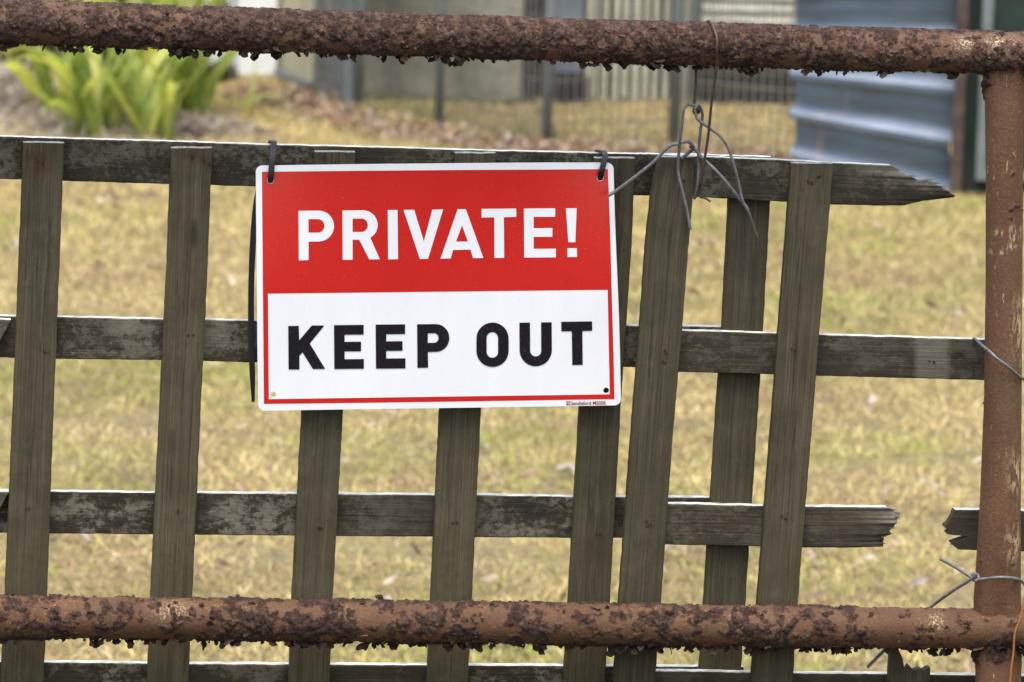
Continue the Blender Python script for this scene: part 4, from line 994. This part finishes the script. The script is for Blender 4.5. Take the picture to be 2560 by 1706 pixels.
# ------------------------------------------------------------------ yard buildings behind
def frame_from(a, b):
    """ground points a, b (px) -> origin, unit along, unit depth (away from camera)"""
    A, B = G(*a), G(*b); d = B - A; L = np.linalg.norm(d[:2]); d = d / L; nrm = np.array([-d[1], d[0], 0])
    if nrm[1] < 0: nrm = -nrm
    return A, d, nrm, L
def obox(name, A, d, nrm, u0, u1, v0, v1, z0, z1, mat, parent):
    V, Fc = box_arr((u0, v0, z0), (u1, v1, z1))
    W = A + V[:, :1] * d + V[:, 1:2] * nrm + V[:, 2:] * np.array([0, 0, 1.0])
    return mesh_obj(name, W, Fc, mat, parent)
M['tarp'] = simple('faded_canvas', (0.27, 0.26, 0.2), 0.9, var=0.25, sc=7, bump=0.01, bsc=18)
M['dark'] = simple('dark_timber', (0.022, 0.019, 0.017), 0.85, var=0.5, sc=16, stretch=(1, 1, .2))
M['slate'] = simple('blue_grey_board', (0.17, 0.2, 0.23), 0.7, var=0.3, sc=9)
M['cream'] = simple('cream_paling', (0.44, 0.43, 0.33), 0.8, var=0.25, sc=20, stretch=(3, 3, .4))
M['louvre'] = simple('pale_louvre', (0.74, 0.75, 0.68), 0.7, var=0.3, sc=40)
M['white_paint'] = simple('white_paint', (0.78, 0.79, 0.8), 0.6, var=0.08, sc=12)
M['cage_steel'] = simple('grey_cage_steel', (0.17, 0.195, 0.205), 0.5, 0.4, 0.2, 20)
M['mesh_wire'] = simple('cage_wire', (0.24, 0.24, 0.23), 0.5, 0.5, 0.3, 30)
M['shade'] = simple('dark_green_shade_cloth', (0.018, 0.032, 0.026), 0.9, var=0.4, sc=12)
M['tarp_dark'] = simple('olive_backing', (0.10, 0.10, 0.075), 0.9, var=0.3, sc=9)
M['beige'] = simple('beige_boards', (0.42, 0.39, 0.27), 0.85, var=0.25, sc=14, stretch=(4, 4, .3))
M['rust_post'] = simple('rusty_angle_post', (0.06, 0.042, 0.035), 0.8, var=0.5, sc=30)

# canvas curtain
A, d, nrm, L = frame_from((885, 250), (1302, 264))
nu, nz = 60, 24
u = np.linspace(0, L, nu)[:, None]; z = np.linspace(0.012, 1.9, nz)[None, :]
dep = 0.035 * np.sin(u * 16 + 0.9 * np.sin(z * 4)) * (0.5 + .5 * np.sin(u * 5 + 1)) + 0.02 * np.sin(u * 31 + z * 3) + 0.03 * np.sin(z * 9 + u * 7)
W = A + u[..., None] * d + dep[..., None] * nrm + z[..., None] * np.array([0, 0, 1.0])
root = thing('canvas_curtain', A, 'faded beige canvas sheet hanging behind the wire cage', 'tarp')
V2 = np.concatenate([W.reshape(-1, 3), W.reshape(-1, 3) + nrm * .006])
fa = grid_faces(nu, nz, flip=True)
mesh_obj('canvas', V2, np.concatenate([fa, fa[:, ::-1] + nu * nz]), M['tarp'], root, smooth=True)
obox('hanging_pole', A, d, nrm, -.03, L + .03, -.02, .03, 1.9, 1.94, M['cage_steel'], root)
# dark open bay with blue-grey board
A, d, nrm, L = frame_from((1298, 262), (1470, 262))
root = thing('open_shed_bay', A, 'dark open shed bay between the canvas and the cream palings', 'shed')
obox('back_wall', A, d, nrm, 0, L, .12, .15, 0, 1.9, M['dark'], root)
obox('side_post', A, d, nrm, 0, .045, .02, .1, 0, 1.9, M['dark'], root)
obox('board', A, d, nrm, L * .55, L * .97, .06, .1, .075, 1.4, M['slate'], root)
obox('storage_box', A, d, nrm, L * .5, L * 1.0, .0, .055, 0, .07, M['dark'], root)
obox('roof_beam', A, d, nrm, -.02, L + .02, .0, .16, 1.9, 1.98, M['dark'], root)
# cream palings
A, d, nrm, L = frame_from((1462, 255), (1735, 255))
root = thing('paling_screen', A, 'cream vertical palings with dark gaps at the back of the cage', 'fence')
sc_ = L / (1735 - 1462)
for (a, b, hz) in ((1464, 1475, 0), (1480, 1491, .01), (1501, 1516, .0), (1528, 1543, .004), (1553, 1567, .012), (1579, 1594, .0), (1605, 1619, .006), (1629, 1643, .0), (1655, 1669, .008), (1704, 1720, 0.0)):
    obox('paling', A, d, nrm, (a - 1462) * sc_, (b - 1462) * sc_, 0, .012, hz, 1.7, M['cream'], root)
for zz_ in (.35, 1.3): obox('paling_rail', A, d, nrm, 0, L, .0125, .04, zz_, zz_ + .06, M['dark'], root)
obox('dark_backing', A, d, nrm, 0, L, .045, .06, 0, 1.7, M['dark'], root)
# louvre wall
A, d, nrm, L = frame_from((1738, 262), (2040, 268))
root = thing('louvre_wall', A, 'pale slatted louvre wall over dark boards beside the iron sheet', 'wall')
for k_ in range(11):
    zc = 0.212 + k_ * .0305
    Vb, Fb = box_arr((0.01, 0, 0), (L, .004, .019))
    Vb[:, 1] += (Vb[:, 2] - .0095) * .35
    mesh_obj('louvre_slat', A + Vb[:, :1] * d + Vb[:, 1:2] * nrm + (Vb[:, 2:] + zc) * np.array([0, 0, 1.0]), Fb, M['louvre'], root)
nst = 24
for k_ in range(nst):
    uu = 0.02 + k_ * (L - .03) / nst
    obox('stile', A, d, nrm, uu, uu + .0035, -.006, -.002, .205, .545, M['tarp'], root)
for k_ in range(5): obox('dark_board', A, d, nrm, 0, L, .01 + .004 * (k_ % 2), .03, .002 + k_ * .04, .038 + k_ * .04, M['dark'], root)
obox('upper_board', A, d, nrm, 0, L, .01, .03, .56, 1.8, M['beige'], root)
obox('dark_backing', A, d, nrm, 0, L, .04, .05, .2, .56, M['tarp_dark'], root)

# corrugated iron sheet leaning on its rusty post
A, d, nrm, L = frame_from((1986, 462), (2385, 477))
def plane_pt(px, py):
    r_ = ray(px, py); t_ = ((A - CAM) @ nrm) / (r_ @ nrm); return CAM + r_ * np.asarray(t_)[..., None]
ribs = [(-390, -385), (-290, -258), (-190, -131), (-92, -14), (8, 15 + 88), (90, 8 + 100)]
ribs = [(186 + 101 * (k_ - 0) , 231 + 128 * (k_ - 0)) for k_ in range(-6, 3)]
rows = []
for (yl, yr) in ribs:
    for off, out in ((-32, 0), (-8, 1), (5, 1), (8, 0), (40, .05), (60, 0)): rows.append((yl + off, yr + off * 1.25, out))
rows = [r for r in rows if r[0] < 445]
rows.append((462, 477, 0))
us = np.linspace(0, 1, 22)
V = []
for (yl, yr, out) in rows:
    xl = 1984 + (4 if out < .5 else -10); xr = interp([yr], [(-600, 2470), (0, 2416), (232, 2398), (365, 2374), (480, 2384)])[0] - (0 if out < .5 else 0)
    X = xl + (xr - xl) * us; Yp = yl + (yr - yl) * us
    Wp = plane_pt(X, Yp) - nrm * (0.03 * out)
    Wp = Wp + nrm * (0.004 * fbm(Wp * 6, 2))[:, None]
    V.append(Wp)
V = np.array(V); V[-1][:, 2] = np.maximum(V[-1][:, 2], 0.002)
m = NT('galvanised_sheet'); c = m.coord()
f = m.noise(m.scale(c, (3, 3, 14)), 3.0, 5, .6)
cc = m.ramp(f, [(0.3, (0.095, 0.125, 0.178)), (0.7, (0.155, 0.198, 0.268))])
cc = m.mix(m.ramp(m.noise(m.scale(c, (14, 14, 1.5)), 2.0, 4, .6), [(0.62, 0.0), (0.72, 0.6)]), cc, (0.36, 0.24, 0.17))
m.col(cc).rough(0.38).metal(0.55); M['galv_sheet'] = m.m
root = thing('iron_sheet', A, 'blue-grey ribbed iron sheet standing upright with a brown edge post', 'metal sheet')
V2 = np.concatenate([V.reshape(-1, 3), V.reshape(-1, 3) + nrm * .0015]); fa = grid_faces(len(rows), len(us), flip=False)
n_ = np.cross(V[0, 1] - V[0, 0], V[1, 0] - V[0, 0])
if n_ @ nrm > 0: fa = fa[:, ::-1]
mesh_obj('ribbed_sheet', V2, np.concatenate([fa, fa[:, ::-1] + V.size // 3]), M['galv_sheet'], root, smooth=False)
B_ = G(2374, 486)
sA, sd_, sn, sL = frame_from((2374, 488), (2402, 489))
obox('edge_post', sA, sd_, sn, 0, sL, 0.0, .03, 0, 1.25, M['rust_post'], root)
# cage door in grey frame with shade cloth
A, d, nrm, L = frame_from((2406, 490), (2760, 500))
sc_ = L / (2760 - 2406)
root = thing('cage_door', A, 'grey steel framed door with dark green shade cloth beside the iron sheet', 'door')
fx0, fx1 = (2438 - 2406) * sc_, (2463 - 2406) * sc_
obox('frame_upright', A, d, nrm, fx0, fx1, .0, .022, .036, 1.3, M['cage_steel'], root)
obox('frame_rail', A, d, nrm, fx1, L, .001, .021, .036, .057, M['cage_steel'], root)
obox('frame_upright', A, d, nrm, L, L + fx1 - fx0, .0, .022, .036, 1.3, M['cage_steel'], root)
obox('frame_rail', A, d, nrm, fx1, L, .001, .021, 1.275, 1.299, M['cage_steel'], root)
obox('shade_cloth', A, d, nrm, -.02, L + .1, .06, .07, 0, 1.3, M['shade'], root)
obox('shadow_strip', A, d, nrm, -.0, L + .1, .03, .055, 0, .03, M['dark'], root)  # dark strip standing in for the shadow below the door frame

# white shed corner and its panel
A, d, nrm, L = frame_from((596, 196), (690, 196))
root = thing('white_shed_corner', A, 'white painted shed corner post behind the strap-leaved plants', 'shed')
obox('corner_post', A, d, nrm, 0, L, 0, .09, 0, 2.1, M['white_paint'], root)
obox('base_board', A, d, nrm, -.01, L + .01, -.008, -.001, 0, .012, M['beige'], root)
A, d, nrm, L = frame_from((512, 172), (590, 172))
obox('wall_panel', A, d, nrm, 0, L * .86, 0, .05, 0, 2.1, M['white_paint'], root)
obox('dark_gap', A, d, nrm, L * .86, L * 1.1, .04, .06, 0, 2.1, M['slate'], root)
kc = A + d * L * .5 + np.array([0, 0, .175]); tube('tap', [kc, kc - nrm * .03, kc - nrm * .05 - [0, 0, .02]], [.012, .016, .014], M['dark'], root, seg=10)
obox('wall_panel', A, d, nrm, -1.2, -.005, .0, .05, .25, 2.1, M['beige'], root)
# beige board wall receding to the cage
A, d, nrm, L = frame_from((692, 190), (780, 232))
root = thing('board_wall', A, 'beige vertical board wall between the white corner and the wire door', 'wall')
nb = 7
for k_ in range(nb): obox('board', A, d, nrm, k_ * L / nb + .002, (k_ + 1) * L / nb - .002, .004 * (k_ % 2), .03, .02, 2.0, M['beige'], root)
obox('bottom_rail', A, d, nrm, 0, L, -.02, -.001, .0, .028, M['cage_steel'], root)

# wire cage: posts and mesh
root = thing('wire_door', G(779, 231), 'blue-grey framed wire door with dark mesh beside the board wall', 'door')
A, d, nrm, L = frame_from((781, 232), (860, 268))
w_ = .024
obox('frame_upright', A, d, nrm, 0, .03, 0, .025, 0.0, 1.7, M['cage_steel'], root); obox('frame_upright', A, d, nrm, L - .03, L, 0, .025, 0.0, 1.7, M['cage_steel'], root)
obox('frame_rail', A, d, nrm, .03, L - .03, .001, .024, 0.0, .026, M['cage_steel'], root); obox('frame_rail', A, d, nrm, .03, L - .03, .001, .024, 1.67, 1.7, M['cage_steel'], root)
obox('dark_panel', A, d, nrm, .03, L - .03, .03, .04, .03, 1.66, M['slate'], root)
def wires(name, segs, parent, sp=.0235, r=.0021, zt=1.7, dz=.05):
    Vs, Fs, c_ = [], [], 0
    def bar(p, q, rr):
        nonlocal c_
        t_ = (q - p) / np.linalg.norm(q - p); a_ = np.cross(t_, [.3, .8, .51]); a_ /= np.linalg.norm(a_); b_ = np.cross(t_, a_)
        ring = [a_, -.5 * a_ + .87 * b_, -.5 * a_ - .87 * b_]
        Vs.extend([p + rr * x for x in ring] + [q + rr * x for x in ring])
        for i in range(3): Fs.append((c_ + i, c_ + (i + 1) % 3, c_ + 3 + (i + 1) % 3, c_ + 3 + i))
        c_ += 6
    for (p, q) in segs:
        n_ = int(np.linalg.norm(q - p) / sp)
        for k_ in range(1, n_):
            b0 = p + (q - p) * k_ / n_; bar(b0, b0 + np.array([0, 0, zt]), r)
        zz2 = .01
        while zz2 < zt: bar(p + [0, 0, zz2], q + [0, 0, zz2], r * .8); zz2 += dz
    o = mesh_obj(name, np.array(Vs), np.array(Fs), M['mesh_wire'], parent); tag(o, kind='stuff'); return o
A2 = A + nrm * .0; 
wires('wire_mesh', [(A + d * .03 + nrm * -.003, A + d * (L - .03) + nrm * -.003)], root, sp=.02)
root = thing('wire_cage_fence', G(860, 268), 'fine wire mesh cage fence on grey steel posts across the yard', 'fence')
CP = [G(895, 270), G(1097, 308), G(1366, 372), G(1684, 362), G(1990, 398)]
for (c_, r_, mt) in ((CP[0], .0125, 'cage_steel'), (CP[1], .011, 'cage_steel'), (CP[2], .0125, 'cage_steel'), (CP[3], .0145, 'cage_steel'), (G(1728, 268), .012, 'cage_steel')):
    tube('post', [c_ + [0, 0, -.02], c_ + [0.004, 0, .8], c_ + [0.008, 0, 1.75]], r_, M[mt], root, seg=12, sub=2)
wires('wire_mesh', [(CP[i], CP[i + 1]) for i in range(4)], root)
for i in range(4): tube('top_wire', [CP[i] + [0, 0, 1.72], CP[i + 1] + [0, 0, 1.72]], .004, M['cage_steel'], root, seg=6, sub=1)

# dark shrub beyond the mound
M['shrub'] = mat_attr_col('shrub_leaf', 0.6, 0.25, 0.3)
def shrub(px, py, rx, rz, n, seed, label, pal):
    rg = np.random.default_rng(seed); c = G(px, py)
    root = thing('low_shrub', c, label, 'shrub')
    for k_ in range(5):
        a_ = rg.uniform(0, 6.28); tube('stem', [c + [0, 0, -.01], c + [math.cos(a_) * rx * .3, math.sin(a_) * rx * .3, rz * .5], c + [math.cos(a_) * rx * .6, math.sin(a_) * rx * .6, rz * .95]], [.012, .008, .004], M['dark'], root, seg=6, sub=3)
    dv = rg.normal(size=(n, 3)); dv /= np.linalg.norm(dv, axis=1)[:, None]; rr = rg.random(n) ** .4
    p = c + dv * rr[:, None] * np.array([rx, rx, rz * .55]) * (1 + .3 * fbm(dv * 2.2 + seed, 2))[:, None] + [0, 0, rz * .55]
    p = p[p[:, 2] > .01]; n = len(p)
    ax = rg.normal(size=(n, 3)); ax /= np.linalg.norm(ax, axis=1)[:, None]; bx = np.cross(ax, rg.normal(size=(n, 3))); bx /= np.linalg.norm(bx, axis=1)[:, None]
    s_ = rg.uniform(.012, .03, n)[:, None]
    V = np.stack([p - ax * s_, p + bx * s_ * .45, p + ax * s_, p - bx * s_ * .45], 1).reshape(-1, 3)
    pal = np.array(pal); cl = pal[rg.integers(len(pal), size=n)] * rg.uniform(.7, 1.3, n)[:, None]
    ct = np.repeat(np.concatenate([cl, np.ones((n, 1))], 1)[:, None], 4, 1).reshape(-1, 4)
    o = mesh_obj('foliage', V, np.arange(n * 4).reshape(-1, 4), M['shrub'], root, attrs={'tint': ('FLOAT_COLOR', ct)}); tag(o, kind='stuff')
shrub(40, 150, .30, .42, 4200, 91, 'dark olive shrub beyond the garden mound', [(.05, .055, .022), (.08, .075, .035), (.11, .095, .05)])
shrub(540, 200, .05, .035, 260, 92, 'little dark weed tuft at the foot of the white shed corner', [(.06, .06, .04), (.1, .09, .06)])
shrub(-260, 170, .32, .5, 3500, 93, 'green bushy shrub past the stones beyond the mound', [(.06, .085, .022), (.1, .12, .04)])
